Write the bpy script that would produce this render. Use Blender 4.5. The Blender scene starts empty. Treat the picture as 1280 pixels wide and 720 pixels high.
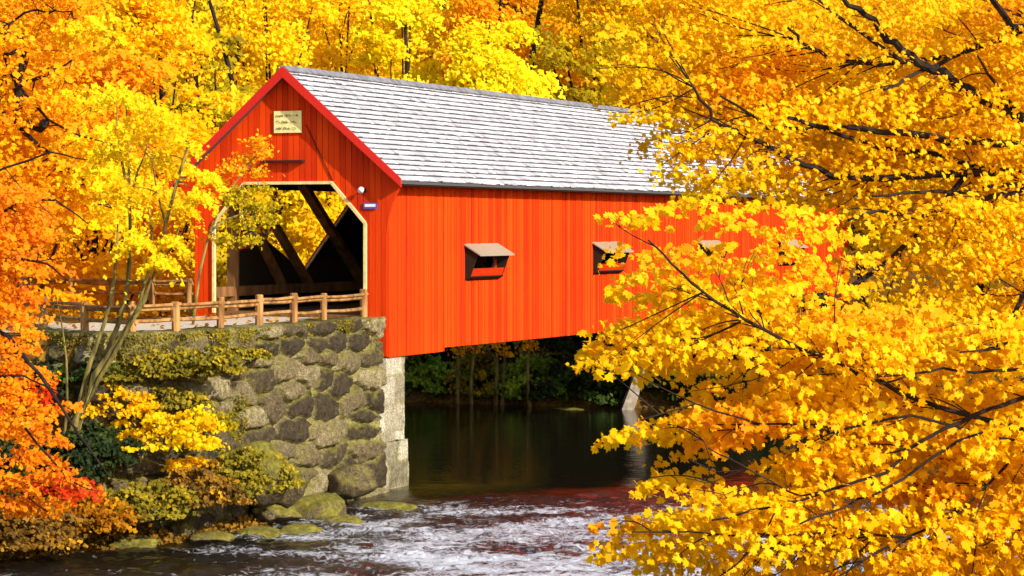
import bpy, math, random
import numpy as np
from mathutils import Vector
random.seed(7); RNG = np.random.default_rng(7)
R = math.radians
scene = bpy.context.scene
COL = scene.collection

# ------------------------------------------------------------------ layout
F = 3000.0; HZ = 285.0; CH = 6.1           # focal length in photo pixels, horizon row, camera height
def P(x, y, Y):                             # photo pixel + distance -> world
    return Vector(((x-640)/F*Y, Y, CH-(y-HZ)/F*Y))
DX, DY = 0.4063, 0.9137                     # bridge axis
C0 = (-2.91, 56.0)                          # near downstream corner of the bridge
BW = 5.21; BL = 38.6
def BWD(s, w, z):                           # bridge-local -> world
    return Vector((C0[0]+s*DX-w*DY, C0[1]+s*DY+w*DX, z))
def s_at(px, w):                            # where a photo column meets the plane w
    o = (px-640)/F
    x0 = C0[0]-w*DY; y0 = C0[1]+w*DX
    return (o*y0-x0)/(DX-DY*o)

# ------------------------------------------------------------------ mesh helpers
class MB:
    def __init__(s): s.v=[]; s.f=[]; s.n=0; s.a=[]
    def add(s, verts, faces, a=0.5):
        verts=[tuple(v) for v in verts]; o=s.n
        s.v+=verts; s.n+=len(verts); s.a+=[a]*len(verts)
        s.f+=[tuple(i+o for i in f) for f in faces]
    def box(s, x0,x1,y0,y1,z0,z1,a=0.5, rot=None, org=None):
        v=[Vector(q) for q in ((x0,y0,z0),(x1,y0,z0),(x1,y1,z0),(x0,y1,z0),(x0,y0,z1),(x1,y0,z1),(x1,y1,z1),(x0,y1,z1))]
        if rot is not None:
            v=[rot@q+(org or Vector()) for q in v]
        s.add(v,[(0,3,2,1),(4,5,6,7),(0,1,5,4),(1,2,6,5),(2,3,7,6),(3,0,4,7)],a)
    def beam(s, p, q, w, h, a=0.5, up=(0,0,1)):
        p=Vector(p); q=Vector(q); d=(q-p).normalized(); u=Vector(up)
        sd=d.cross(u).normalized(); u=sd.cross(d).normalized()
        v=[]
        for e in (p,q):
            for (i,j) in ((-1,-1),(1,-1),(1,1),(-1,1)): v.append(e+sd*i*w/2+u*j*h/2)
        s.add(v,[(0,1,2,3),(7,6,5,4),(0,4,5,1),(1,5,6,2),(2,6,7,3),(3,7,4,0)],a)
    def prism(s, poly, axis, a0, a1, a=0.5):    # poly in (i,j); axis 0: x extrude
        n=len(poly); v=[]
        for t in (a0,a1):
            for (i,j) in poly:
                v.append((t,i,j) if axis==0 else ((i,t,j) if axis==1 else (i,j,t)))
        s.add(v,[tuple(range(n)),tuple(range(2*n-1,n-1,-1))]+[(i,i+n,(i+1)%n+n,(i+1)%n) for i in range(n)],a)
    def tube(s, pts, rad, n=6, a=0.5, wob=0.0):
        pts=[Vector(p) for p in pts]; m=len(pts); v=[]
        for i,p in enumerate(pts):
            d=(pts[min(i+1,m-1)]-pts[max(i-1,0)])
            if d.length<1e-6: d=Vector((0,0,1))
            d.normalize()
            u=Vector((0,0,1)) if abs(d.z)<0.9 else Vector((1,0,0))
            x=d.cross(u).normalized(); y=x.cross(d)
            r=rad[i] if hasattr(rad,'__len__') else rad
            for k in range(n):
                t=2*math.pi*k/n; rr=r*(1+random.uniform(-wob,wob))
                v.append(p+x*math.cos(t)*rr+y*math.sin(t)*rr)
        f=[]
        for i in range(m-1):
            for k in range(n):
                f.append((i*n+k,i*n+(k+1)%n,(i+1)*n+(k+1)%n,(i+1)*n+k))
        f.append(tuple(range(n-1,-1,-1))); f.append(tuple(range((m-1)*n,m*n)))
        s.add(v,f,a)
    def build(s, name, mat, parent=None, smooth=False):
        me=bpy.data.meshes.new(name); me.from_pydata(s.v,[],s.f); me.update()
        at=me.attributes.new('rnd','FLOAT','POINT'); at.data.foreach_set('value',np.array(s.a,dtype=np.float32))
        if smooth: me.polygons.foreach_set('use_smooth',[True]*len(me.polygons))
        me.materials.append(mat)
        o=bpy.data.objects.new(name,me); COL.objects.link(o)
        if parent: o.parent=parent
        return o
def np_mesh(name, V, nper, mat, parent=None, rnd=None, faces=None, smooth=False, attrs=None):
    """V (n,3). either nper verts per face in order, or faces (m,4)"""
    me=bpy.data.meshes.new(name); me.vertices.add(len(V))
    me.vertices.foreach_set('co',np.ascontiguousarray(V,dtype=np.float32).ravel())
    if faces is None:
        nf=len(V)//nper; idx=np.arange(nf*nper,dtype=np.int32); k=nper
    else:
        nf,k=faces.shape; idx=faces.astype(np.int32).ravel()
    me.loops.add(nf*k); me.loops.foreach_set('vertex_index',idx)
    me.polygons.add(nf)
    me.polygons.foreach_set('loop_start',np.arange(0,nf*k,k,dtype=np.int32))
    try: me.polygons.foreach_set('loop_total',np.full(nf,k,dtype=np.int32))
    except Exception: pass
    if smooth: me.polygons.foreach_set('use_smooth',np.ones(nf,dtype=bool))
    me.update(calc_edges=True)
    if rnd is not None:
        at=me.attributes.new('rnd','FLOAT','POINT'); at.data.foreach_set('value',rnd.astype(np.float32))
    for nm,av in (attrs or {}).items():
        at=me.attributes.new(nm,'FLOAT','POINT'); at.data.foreach_set('value',av.astype(np.float32))
    me.materials.append(mat)
    o=bpy.data.objects.new(name,me); COL.objects.link(o)
    if parent: o.parent=parent
    return o
def tag(o,label=None,cat=None,group=None,kind=None):
    if label: o['label']=label
    if cat: o['category']=cat
    if group: o['group']=group
    if kind: o['kind']=kind
    return o
def empty(name, loc, label, cat, group=None, rz=0):
    o=bpy.data.objects.new(name,None); COL.objects.link(o)
    o.location=loc; o.rotation_euler=(0,0,rz); o.empty_display_size=0.3
    return tag(o,label,cat,group)
def copy_tree(o,parent=None):
    c=o.copy(); COL.objects.link(c)
    if parent: c.parent=parent
    for ch in list(o.children): copy_tree(ch,c)
    return c

# ------------------------------------------------------------------ materials
def newmat(name):
    m=bpy.data.materials.new(name); m.use_nodes=True
    nt=m.node_tree; b=nt.nodes['Principled BSDF']; return m,nt,b
def N(nt,t,**k):
    n=nt.nodes.new(t)
    for a,v in k.items():
        if a in n.inputs: n.inputs[a].default_value=v
        else: setattr(n,a,v)
    return n
def ramp(nt,stops,interp='LINEAR'):
    r=nt.nodes.new('ShaderNodeValToRGB'); r.color_ramp.interpolation=interp
    e=r.color_ramp.elements
    while len(e)<len(stops): e.new(0.5)
    for i,(p,c) in enumerate(stops):
        e[i].position=p; e[i].color=(c[0],c[1],c[2],1)
    return r
def leaf_mat(name, stops, trans=0.56, rough=0.6):
    m,nt,b=newmat(name); L=nt.links
    at=N(nt,'ShaderNodeAttribute',attribute_name='rnd')
    r=ramp(nt,stops); L.new(at.outputs['Fac'],r.inputs[0])
    L.new(r.outputs[0],b.inputs['Base Color']); b.inputs['Roughness'].default_value=rough
    b.inputs['Specular IOR Level'].default_value=0.12
    t=N(nt,'ShaderNodeBsdfTranslucent'); L.new(r.outputs[0],t.inputs['Color'])
    mx=N(nt,'ShaderNodeMixShader'); mx.inputs[0].default_value=trans
    L.new(b.outputs[0],mx.inputs[1]); L.new(t.outputs[0],mx.inputs[2])
    L.new(mx.outputs[0],nt.nodes['Material Output'].inputs['Surface'])
    return m
GOLD=leaf_mat('leaf_gold',[(0,(.86,.38,.002)),(.3,(.94,.53,.002)),(.75,(.96,.63,.003)),(1,(.98,.74,.02))])
ORNG=leaf_mat('leaf_amber',[(0,(.76,.25,.003)),(.3,(.90,.38,.003)),(.75,(.95,.49,.003)),(1,(.97,.60,.01))])
LEMN=leaf_mat('leaf_lemon',[(0,(.80,.52,.002)),(.4,(.92,.72,.003)),(1,(.97,.90,.02))])
YELO=leaf_mat('leaf_yellow',[(0,(.78,.44,.002)),(.4,(.94,.62,.003)),(1,(.97,.78,.01))])
OLIV=leaf_mat('leaf_olive',[(0,(.20,.14,.004)),(.5,(.48,.36,.004)),(1,(.82,.64,.01))])
RUST=leaf_mat('leaf_rust',[(0,(.22,.07,.004)),(.5,(.48,.19,.004)),(1,(.80,.42,.01))])
REDM=leaf_mat('leaf_flame',[(0,(.66,.12,.004)),(.35,(.88,.27,.004)),(.8,(.95,.39,.004)),(1,(.96,.52,.01))])
SCAR=leaf_mat('leaf_scarlet',[(0,(.60,.02,.004)),(1,(.85,.09,.006))])
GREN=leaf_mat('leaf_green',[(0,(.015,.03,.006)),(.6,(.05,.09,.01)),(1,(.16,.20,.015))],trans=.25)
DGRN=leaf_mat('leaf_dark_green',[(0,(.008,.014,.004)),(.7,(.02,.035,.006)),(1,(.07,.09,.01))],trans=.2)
BUSHLIT=leaf_mat('leaf_bush_green',[(0,(.05,.09,.01)),(.6,(.20,.32,.02)),(1,(.5,.55,.03))],trans=.3)  # sunlight put into the leaf colour; these bushes stand in the bridge's shadow
MOSL=leaf_mat('leaf_moss',[(0,(.06,.05,.006)),(.5,(.20,.16,.01)),(.85,(.40,.28,.01)),(1,(.7,.40,.01))],trans=.25)
BRWN=leaf_mat('leaf_russet',[(0,(.05,.025,.006)),(.45,(.17,.085,.01)),(.8,(.36,.17,.01)),(1,(.72,.38,.01))],trans=.25)

def bark(name,c0,c1,scale=8):
    m,nt,b=newmat(name); L=nt.links
    tc=N(nt,'ShaderNodeTexCoord'); mp=N(nt,'ShaderNodeMapping'); mp.inputs['Scale'].default_value=(1,1,.25)
    L.new(tc.outputs['Object'],mp.inputs[0])
    no=N(nt,'ShaderNodeTexNoise'); no.inputs['Scale'].default_value=scale; no.inputs['Detail'].default_value=5
    L.new(mp.outputs[0],no.inputs['Vector'])
    r=ramp(nt,[(.35,c0),(.65,c1)]); L.new(no.outputs['Fac'],r.inputs[0]); L.new(r.outputs[0],b.inputs['Base Color'])
    b.inputs['Roughness'].default_value=.85; b.inputs['Specular IOR Level'].default_value=.2
    bp=N(nt,'ShaderNodeBump'); bp.inputs['Strength'].default_value=.6; bp.inputs['Distance'].default_value=.03
    L.new(no.outputs['Fac'],bp.inputs['Height']); L.new(bp.outputs[0],b.inputs['Normal'])
    return m
BARK=bark('bark_dark',(.008,.005,.004),(.028,.017,.011))
BARKO=bark('bark_mossy',(.05,.04,.012),(.22,.17,.04))
BARKG=bark('bark_grey',(.07,.05,.035),(.2,.15,.09))
WOODF=bark('wood_fence',(.16,.065,.018),(.42,.22,.07),6)
WOODT=bark('wood_truss',(.13,.055,.018),(.26,.12,.04),5)

def board_mat(name, dark, mid, lite):
    m,nt,b=newmat(name); L=nt.links
    at=N(nt,'ShaderNodeAttribute',attribute_name='rnd')
    tc=N(nt,'ShaderNodeTexCoord'); mp=N(nt,'ShaderNodeMapping'); mp.inputs['Scale'].default_value=(14,14,.7)
    L.new(tc.outputs['Object'],mp.inputs[0])
    no=N(nt,'ShaderNodeTexNoise'); no.inputs['Scale'].default_value=1.6; no.inputs['Detail'].default_value=6; no.inputs['Roughness'].default_value=.65
    L.new(mp.outputs[0],no.inputs['Vector'])
    n2=N(nt,'ShaderNodeTexNoise'); n2.inputs['Scale'].default_value=.8; n2.inputs['Detail'].default_value=4
    L.new(tc.outputs['Object'],n2.inputs['Vector'])
    a=N(nt,'ShaderNodeMath',operation='MULTIPLY'); a.inputs[1].default_value=.42; L.new(at.outputs['Fac'],a.inputs[0])
    c=N(nt,'ShaderNodeMath',operation='MULTIPLY_ADD'); c.inputs[1].default_value=.4; L.new(no.outputs['Fac'],c.inputs[0]); L.new(a.outputs[0],c.inputs[2])
    d=N(nt,'ShaderNodeMath',operation='MULTIPLY_ADD'); d.inputs[1].default_value=.25; L.new(n2.outputs['Fac'],d.inputs[0]); L.new(c.outputs[0],d.inputs[2])
    r=ramp(nt,[(.18,dark),(.46,mid),(.85,lite)]); L.new(d.outputs[0],r.inputs[0])
    L.new(r.outputs[0],b.inputs['Base Color'])
    b.inputs['Roughness'].default_value=.75; b.inputs['Specular IOR Level'].default_value=.1
    bp=N(nt,'ShaderNodeBump'); bp.inputs['Strength'].default_value=.35; bp.inputs['Distance'].default_value=.01
    L.new(no.outputs['Fac'],bp.inputs['Height']); L.new(bp.outputs[0],b.inputs['Normal'])
    return m
REDB=board_mat('red_boards',(.30,.010,.002),(.56,.033,.0015),(.72,.062,.002))
REDT=board_mat('red_trim',(.42,.015,.012),(.55,.022,.014),(.68,.04,.02))
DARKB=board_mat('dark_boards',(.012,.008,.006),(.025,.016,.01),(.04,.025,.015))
HOODM=board_mat('weathered_boards',(.10,.07,.045),(.22,.165,.11),(.36,.29,.21))
def flat(name,c,rough=.7,spec=.3,ns=0,amt=.3):
    m,nt,b=newmat(name); b.inputs['Base Color'].default_value=(*c,1); b.inputs['Roughness'].default_value=rough; b.inputs['Specular IOR Level'].default_value=spec
    if ns:
        tc=N(nt,'ShaderNodeTexCoord'); no=N(nt,'ShaderNodeTexNoise'); no.inputs['Scale'].default_value=ns; no.inputs['Detail'].default_value=5
        nt.links.new(tc.outputs['Object'],no.inputs['Vector'])
        r=ramp(nt,[(.3,tuple(x*(1-amt) for x in c)),(.7,tuple(min(1,x*(1+amt)) for x in c))]); nt.links.new(no.outputs['Fac'],r.inputs[0]); nt.links.new(r.outputs[0],b.inputs['Base Color'])
    return m
CREAM=flat('cream_paint',(.66,.52,.22),.6,.3,6,.2)
SIGNM=flat('sign_cream',(.74,.66,.27),.6,.3,10,.15)
INK=flat('sign_ink',(.16,.13,.05))
WHITE=flat('white_enamel',(.75,.72,.72),.35,.5)
BLUE=flat('blue_enamel',(.05,.07,.35),.35,.5)
DARK=flat('dark_void',(.01,.008,.006),.9,.1)

def shingle_mat():
    m,nt,b=newmat('slate_shingles'); L=nt.links
    at=N(nt,'ShaderNodeAttribute',attribute_name='rnd')
    tc=N(nt,'ShaderNodeTexCoord'); no=N(nt,'ShaderNodeTexNoise'); no.inputs['Scale'].default_value=2.5; no.inputs['Detail'].default_value=8; no.inputs['Roughness'].default_value=.7
    L.new(tc.outputs['Object'],no.inputs['Vector'])
    c=N(nt,'ShaderNodeMath',operation='MULTIPLY_ADD'); c.inputs[1].default_value=.6; L.new(no.outputs['Fac'],c.inputs[0])
    a=N(nt,'ShaderNodeMath',operation='MULTIPLY'); a.inputs[1].default_value=.4; L.new(at.outputs['Fac'],a.inputs[0]); L.new(a.outputs[0],c.inputs[2])
    r=ramp(nt,[(.15,(.22,.21,.23)),(.42,(.40,.39,.42)),(.8,(.60,.59,.63))]); L.new(c.outputs[0],r.inputs[0]); L.new(r.outputs[0],b.inputs['Base Color'])
    b.inputs['Roughness'].default_value=.5
    return m
SHING=shingle_mat()

def stone_mat(name='wall_stone', moss=1.0, pale=0):
    m,nt,b=newmat(name); L=nt.links
    at=N(nt,'ShaderNodeAttribute',attribute_name='rnd'); ed=N(nt,'ShaderNodeAttribute',attribute_name='joint')
    tc=N(nt,'ShaderNodeTexCoord'); geo=N(nt,'ShaderNodeNewGeometry')
    no=N(nt,'ShaderNodeTexNoise'); no.inputs['Scale'].default_value=7; no.inputs['Detail'].default_value=9; no.inputs['Roughness'].default_value=.75
    L.new(tc.outputs['Object'],no.inputs['Vector'])
    s=N(nt,'ShaderNodeMath',operation='MULTIPLY'); s.inputs[1].default_value=.45; L.new(at.outputs['Fac'],s.inputs[0])
    c=N(nt,'ShaderNodeMath',operation='MULTIPLY_ADD'); c.inputs[1].default_value=.75; L.new(no.outputs['Fac'],c.inputs[0]); L.new(s.outputs[0],c.inputs[2])
    r=ramp(nt,[(.32,(.026,.017,.009)),(.5,(.078,.054,.025)),(.70,(.20,.148,.068)),(.95,(.48,.40,.22))]); L.new(c.outputs[0],r.inputs[0])
    if pale>1:
        for e_,c_ in zip(r.color_ramp.elements,((.20,.16,.09),(.40,.34,.22),(.56,.50,.37),(.68,.62,.48))): e_.color=(*c_,1)
    elif pale:
        for e_,c_ in zip(r.color_ramp.elements,((.16,.13,.07),(.34,.29,.18),(.52,.46,.32),(.66,.60,.44))): e_.color=(*c_,1)
    mo=ramp(nt,[(.3,(.13,.105,.035)),(.7,(.48,.40,.16))]); L.new(no.outputs['Fac'],mo.inputs[0])
    mx=N(nt,'ShaderNodeMixRGB'); L.new(ed.outputs['Fac'],mx.inputs[0]); L.new(r.outputs[0],mx.inputs[1]); L.new(mo.outputs[0],mx.inputs[2])
    n4=N(nt,'ShaderNodeTexNoise'); n4.inputs['Scale'].default_value=30; n4.inputs['Detail'].default_value=4; L.new(tc.outputs['Object'],n4.inputs['Vector'])
    g4=ramp(nt,[(.38,(.42,.42,.42)),(.62,(1.35,1.35,1.35))]); L.new(n4.outputs['Fac'],g4.inputs[0])
    m4=N(nt,'ShaderNodeMixRGB',blend_type='MULTIPLY'); m4.inputs[0].default_value=.8; L.new(mx.outputs[0],m4.inputs[1]); L.new(g4.outputs[0],m4.inputs[2]); mx=m4
    # moss patches on upward faces and in blotches
    n2=N(nt,'ShaderNodeTexNoise'); n2.inputs['Scale'].default_value=.9; n2.inputs['Detail'].default_value=7; n2.inputs['Roughness'].default_value=.7
    L.new(tc.outputs['Object'],n2.inputs['Vector'])
    sx=N(nt,'ShaderNodeSeparateXYZ'); L.new(geo.outputs['Normal'],sx.inputs[0])
    u=N(nt,'ShaderNodeMath',operation='MULTIPLY_ADD'); u.inputs[1].default_value=.28; L.new(sx.outputs['Z'],u.inputs[0]); L.new(n2.outputs['Fac'],u.inputs[2])
    mr=N(nt,'ShaderNodeMapRange'); mr.inputs['From Min'].default_value=.66-.10*moss; mr.inputs['From Max'].default_value=.80-.10*moss; L.new(u.outputs[0],mr.inputs['Value'])
    mc=ramp(nt,[(.35,(.07,.06,.008)),(.65,(.30,.26,.02))]); L.new(no.outputs['Fac'],mc.inputs[0])
    mm=N(nt,'ShaderNodeMath',operation='MULTIPLY'); mm.inputs[1].default_value=.85*moss if moss<1 else .85; L.new(mr.outputs[0],mm.inputs[0])
    m2=N(nt,'ShaderNodeMixRGB'); L.new(mm.outputs[0],m2.inputs[0]); L.new(mx.outputs[0],m2.inputs[1]); L.new(mc.outputs[0],m2.inputs[2])
    L.new(m2.outputs[0],b.inputs['Base Color']); b.inputs['Roughness'].default_value=.85; b.inputs['Specular IOR Level'].default_value=.25
    bp=N(nt,'ShaderNodeBump'); bp.inputs['Strength'].default_value=1; bp.inputs['Distance'].default_value=.10
    L.new(no.outputs['Fac'],bp.inputs['Height']); L.new(bp.outputs[0],b.inputs['Normal'])
    return m
STONE=stone_mat('wall_stone',.6)
PSTONE=stone_mat('pale_stone',.6,1)
PSTONE2=stone_mat('cream_stone',.5,2)
MOSSR=stone_mat('mossy_rock',1.8)
CONC2=flat('grey_masonry',(.30,.25,.19),.9,.15,5,.4)
CONC=flat('pale_masonry',(.43,.37,.25),.85,.2,5,.5)

def ground_mat():
    m,nt,b=newmat('leaf_litter'); L=nt.links
    tc=N(nt,'ShaderNodeTexCoord'); no=N(nt,'ShaderNodeTexNoise'); no.inputs['Scale'].default_value=1.4; no.inputs['Detail'].default_value=10; no.inputs['Roughness'].default_value=.75
    L.new(tc.outputs['Object'],no.inputs['Vector'])
    vo=N(nt,'ShaderNodeTexVoronoi'); vo.inputs['Scale'].default_value=9; L.new(tc.outputs['Object'],vo.inputs['Vector'])
    r=ramp(nt,[(.3,(.025,.018,.008)),(.5,(.075,.04,.01)),(.66,(.20,.10,.012)),(.8,(.45,.22,.02))]); 
    ad=N(nt,'ShaderNodeMath',operation='MULTIPLY_ADD'); ad.inputs[1].default_value=.25; L.new(vo.outputs['Distance'],ad.inputs[0])
    sb=N(nt,'ShaderNodeMath',operation='SUBTRACT'); sb.inputs[1].default_value=.08; L.new(no.outputs['Fac'],sb.inputs[0]); L.new(sb.outputs[0],ad.inputs[2])
    L.new(ad.outputs[0],r.inputs[0]); L.new(r.outputs[0],b.inputs['Base Color']); b.inputs['Roughness'].default_value=.95; b.inputs['Specular IOR Level'].default_value=.1
    bp=N(nt,'ShaderNodeBump'); bp.inputs['Distance'].default_value=.1; L.new(no.outputs['Fac'],bp.inputs['Height']); L.new(bp.outputs[0],b.inputs['Normal'])
    return m
GRND=ground_mat()
ROADM=flat('pale_gravel',(.50,.43,.33),.95,.1,18,.25)

def water_mat():
    m,nt,b=newmat('river_water'); L=nt.links
    tc=N(nt,'ShaderNodeTexCoord'); sx=N(nt,'ShaderNodeSeparateXYZ'); L.new(tc.outputs['Object'],sx.inputs[0])
    fo=N(nt,'ShaderNodeAttribute',attribute_name='foam')
    mp=N(nt,'ShaderNodeMapping'); mp.inputs['Rotation'].default_value=(0,0,R(14)); mp.inputs['Scale'].default_value=(1.5,1.15,1); L.new(tc.outputs['Object'],mp.inputs[0])
    n1=N(nt,'ShaderNodeTexNoise'); n1.inputs['Scale'].default_value=3.2; n1.inputs['Detail'].default_value=10; n1.inputs['Roughness'].default_value=.72; n1.inputs['Distortion'].default_value=1.1
    L.new(mp.outputs[0],n1.inputs['Vector'])
    ad=N(nt,'ShaderNodeMath',operation='ADD'); L.new(n1.outputs['Fac'],ad.inputs[0]); L.new(fo.outputs['Fac'],ad.inputs[1])
    mr=N(nt,'ShaderNodeMapRange'); mr.inputs['From Min'].default_value=.94; mr.inputs['From Max'].default_value=1.18; L.new(ad.outputs[0],mr.inputs['Value'])
    c=ramp(nt,[(0,(.009,.007,.004)),(1,(.70,.70,.74))]); L.new(mr.outputs[0],c.inputs[0]); L.new(c.outputs[0],b.inputs['Base Color'])
    rr=N(nt,'ShaderNodeMapRange'); rr.inputs['To Min'].default_value=.06; rr.inputs['To Max'].default_value=.6; L.new(mr.outputs[0],rr.inputs['Value']); L.new(rr.outputs[0],b.inputs['Roughness'])
    b.inputs['IOR'].default_value=1.33; b.inputs['Specular IOR Level'].default_value=.5
    mp2=N(nt,'ShaderNodeMapping'); mp2.inputs['Scale'].default_value=(1.2,3.0,1); mp2.inputs['Rotation'].default_value=(0,0,R(-8)); L.new(tc.outputs['Object'],mp2.inputs[0])
    n3=N(nt,'ShaderNodeTexNoise'); n3.inputs['Scale'].default_value=1.3; n3.inputs['Detail'].default_value=5; L.new(mp2.outputs[0],n3.inputs['Vector'])
    b1=N(nt,'ShaderNodeBump'); b1.inputs['Strength'].default_value=.25; b1.inputs['Distance'].default_value=.04; L.new(n3.outputs['Fac'],b1.inputs['Height'])
    b2=N(nt,'ShaderNodeBump'); b2.inputs['Distance'].default_value=.25; L.new(n1.outputs['Fac'],b2.inputs['Height']); L.new(b1.outputs[0],b2.inputs['Normal'])
    sf=N(nt,'ShaderNodeMath',operation='MULTIPLY'); sf.inputs[1].default_value=1.1; sf.use_clamp=True; L.new(fo.outputs['Fac'],sf.inputs[0]); L.new(sf.outputs[0],b2.inputs['Strength'])
    L.new(b2.outputs[0],b.inputs['Normal'])
    return m
WATER=water_mat()

# ------------------------------------------------------------------ numeric noise
def vnoise(x,y,seed=0,sc=1.0):
    x=np.asarray(x)*sc; y=np.asarray(y)*sc
    xi=np.floor(x).astype(np.int64); yi=np.floor(y).astype(np.int64); fx=x-xi; fy=y-yi
    fx=fx*fx*(3-2*fx); fy=fy*fy*(3-2*fy)
    def h(a,b):
        n=(a*374761393+b*668265263+seed*1442695041)&0xffffffff
        n=((n^(n>>13))*1274126177)&0xffffffff
        return ((n^(n>>16))&0xffff)/65535.0
    return (h(xi,yi)*(1-fx)+h(xi+1,yi)*fx)*(1-fy)+(h(xi,yi+1)*(1-fx)+h(xi+1,yi+1)*fx)*fy
def fbm(x,y,seed=0,sc=1.0,o=4):
    t=0; a=.5; 
    for i in range(o): t=t+a*vnoise(x,y,seed+i*17,sc*2**i); a*=.5
    return t
def sstep(a,b,x): t=np.clip((x-a)/(b-a),0,1); return t*t*(3-2*t)

# ------------------------------------------------------------------ terrain
RIV=[(-7,14),(-9.5,25),(-11,36),(-9.7,43.6),(-7,45.9),(-5.9,47.0),(-5.0,48.6),(-3.6,52),(-2.7,55),(-2.2,57.6),(-7.7,59.0),(-20,63.8),(-70,84),
     (-70,112),(-20,92),(-5.5,85.2),(1.77,81.9),(9.3,80.2),(15,78.5),(21,68),(21,50),(14,34),(7,22),(2,13),(-3,11)]
PLAT=[(-3.5,55.2),(-7.0,47.6),(-8.6,47.1),(-11,47.9),(-14,49.4),(-40,56),(-40,71),(-20,62.6),(-7.9,57.9),(-3.3,56.0)]
def polydist(X,Y,poly):
    d=np.full(X.shape,1e9); ins=np.zeros(X.shape,bool); n=len(poly)
    for i in range(n):
        ax,ay=poly[i]; bx,by=poly[(i+1)%n]
        t=np.clip(((X-ax)*(bx-ax)+(Y-ay)*(by-ay))/((bx-ax)**2+(by-ay)**2),0,1)
        d=np.minimum(d,np.hypot(X-ax-t*(bx-ax),Y-ay-t*(by-ay)))
        c=((ay>Y)!=(by>Y))&(X<(bx-ax)*(Y-ay)/((by-ay) if by!=ay else 1e-9)+ax); ins^=c
    return d,ins
def height(X,Y):
    X=np.asarray(X,float); Y=np.asarray(Y,float)
    d,ins=polydist(X,Y,RIV)
    dp,inp=polydist(X,Y,PLAT)
    nz=fbm(X,Y,3,.35)-.47
    z=np.minimum(3.9,-.16+.25*d+np.maximum(d-1.1,0)*1.05)+nz*.9*np.clip(d/3,0,1)
    far=sstep(74,84,Y+.444*(X)) # far bank is low then climbs
    zf=.15+.5*sstep(0,2,d)+.14*d+nz*.5
    z=z*(1-far)+zf*far
    hill=sstep(14,120,np.where(far>0.5,d,np.maximum(d,0)*.9))*44
    lefth=sstep(8,70,-X-14+ (Y-60)*.25)*16*(Y>30)
    z=z+hill*far+lefth*(1-far)
    near=1-sstep(8,22,Y); z=z*(1-near)+np.where(d>0,np.minimum(4.3,.3+d*.5),0)*near
    z=np.where(inp&(dp>.02),3.96,z)
    z=np.where(ins&~inp,-1.0*np.clip(d/1.0,0,1)-.02,z)
    # approach on the far side of the bridge
    return z
def gz(x,y): return float(height(np.array([x]),np.array([y]))[0])
def axis(segs):
    out=[]
    for a,b,s in segs: out+=list(np.arange(a,b,s))
    return np.array(out+[segs[-1][1]])
gx=axis([(-260,-60,8),(-60,-18,1.5),(-18,12,.3),(12,40,1.2),(40,260,8)])
gy=axis([(-60,8,4),(8,40,1.0),(40,62,.3),(62,96,.7),(96,150,2),(150,400,8)])
XX,YY=np.meshgrid(gx,gy); ZZ=height(XX,YY)
nx,ny=len(gx),len(gy)
ii=np.arange(nx*ny).reshape(ny,nx)
fc=np.stack([ii[:-1,:-1],ii[:-1,1:],ii[1:,1:],ii[1:,:-1]],-1).reshape(-1,4)
g=np_mesh('ground',np.stack([XX,YY,ZZ],-1).reshape(-1,3),4,GRND,faces=fc,smooth=True); g['kind']='structure'

# ------------------------------------------------------------------ river
wx=axis([(-80,-14,3),(-14,14,.12),(14,40,2)]); wy=axis([(0,38,2),(38,60,.12),(60,120,1.0)])
WX,WY=np.meshgrid(wx,wy)
rapid=1-sstep(50.0,59.0,WY-.10*WX+1.6*(fbm(WX,WY,9,.3)-.5)*2)
foamn=fbm(WX*.9,WY*1.7,21,.8,4)
edge=np.clip((WX+6.5)/3.0,0,1)
foam=rapid*(.22+.62*foamn)*(.62+.38*edge)
WZ=rapid*(.22*(fbm(WX,WY*1.4,31,1.1,4)-.47)+.10*(fbm(WX,WY*1.3,41,3.5,3)-.45))
nx,ny=len(wx),len(wy); ii=np.arange(nx*ny).reshape(ny,nx)
fc=np.stack([ii[:-1,:-1],ii[:-1,1:],ii[1:,1:],ii[1:,:-1]],-1).reshape(-1,4)
rv=np_mesh('river',np.stack([WX,WY,WZ],-1).reshape(-1,3),4,WATER,faces=fc,smooth=True,attrs={'foam':foam.ravel()}); rv['kind']='structure'

# ------------------------------------------------------------------ road (approach to the portal)
rc=[BWD(.0,2.6,0),BWD(-3,2.6,0),BWD(-6,3.1,0),BWD(-8.2,5.0,0)+Vector((-.2,0,0)),Vector((-13,54.2,0)),Vector((-19,57.5,0)),Vector((-30,61.5,0)),Vector((-40,64,0))]
mb=MB(); vs=[];
for i,p in enumerate(rc):
    d=(rc[min(i+1,len(rc)-1)]-rc[max(i-1,0)]).normalized(); n=Vector((-d.y,d.x,0))
    w=2.42 if i<3 else 3.0
    vs+= [p+n*w+Vector((0,0,3.985)),p-n*w*.92+Vector((0,0,3.985))]
mb.add(vs,[(2*i,2*i+1,2*i+3,2*i+2) for i in range(len(rc)-1)])
rd=mb.build('road',ROADM); rd['kind']='structure'

# ------------------------------------------------------------------ covered bridge
br=empty('covered_bridge',(C0[0],C0[1],0),'long red boarded covered bridge with grey shingle roof crossing the river','bridge',rz=math.atan2(DY,DX))
TAN=math.tan(R(40.5)); EO=.5; FO=.32; MIDW=BW/2
ZE=7.25; ZR=ZE+(MIDW+EO)*TAN            # eave and ridge height, top of roof deck
def roofz(w): return ZR-abs(w-MIDW)*TAN
Z0=3.08; OPZ=7.17; SHZ=6.21; DECK=4.06
OP=[(.548,DECK),(.548,SHZ),(1.44,OPZ),(3.81,OPZ),(4.65,SHZ),(4.65,DECK)]
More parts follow.
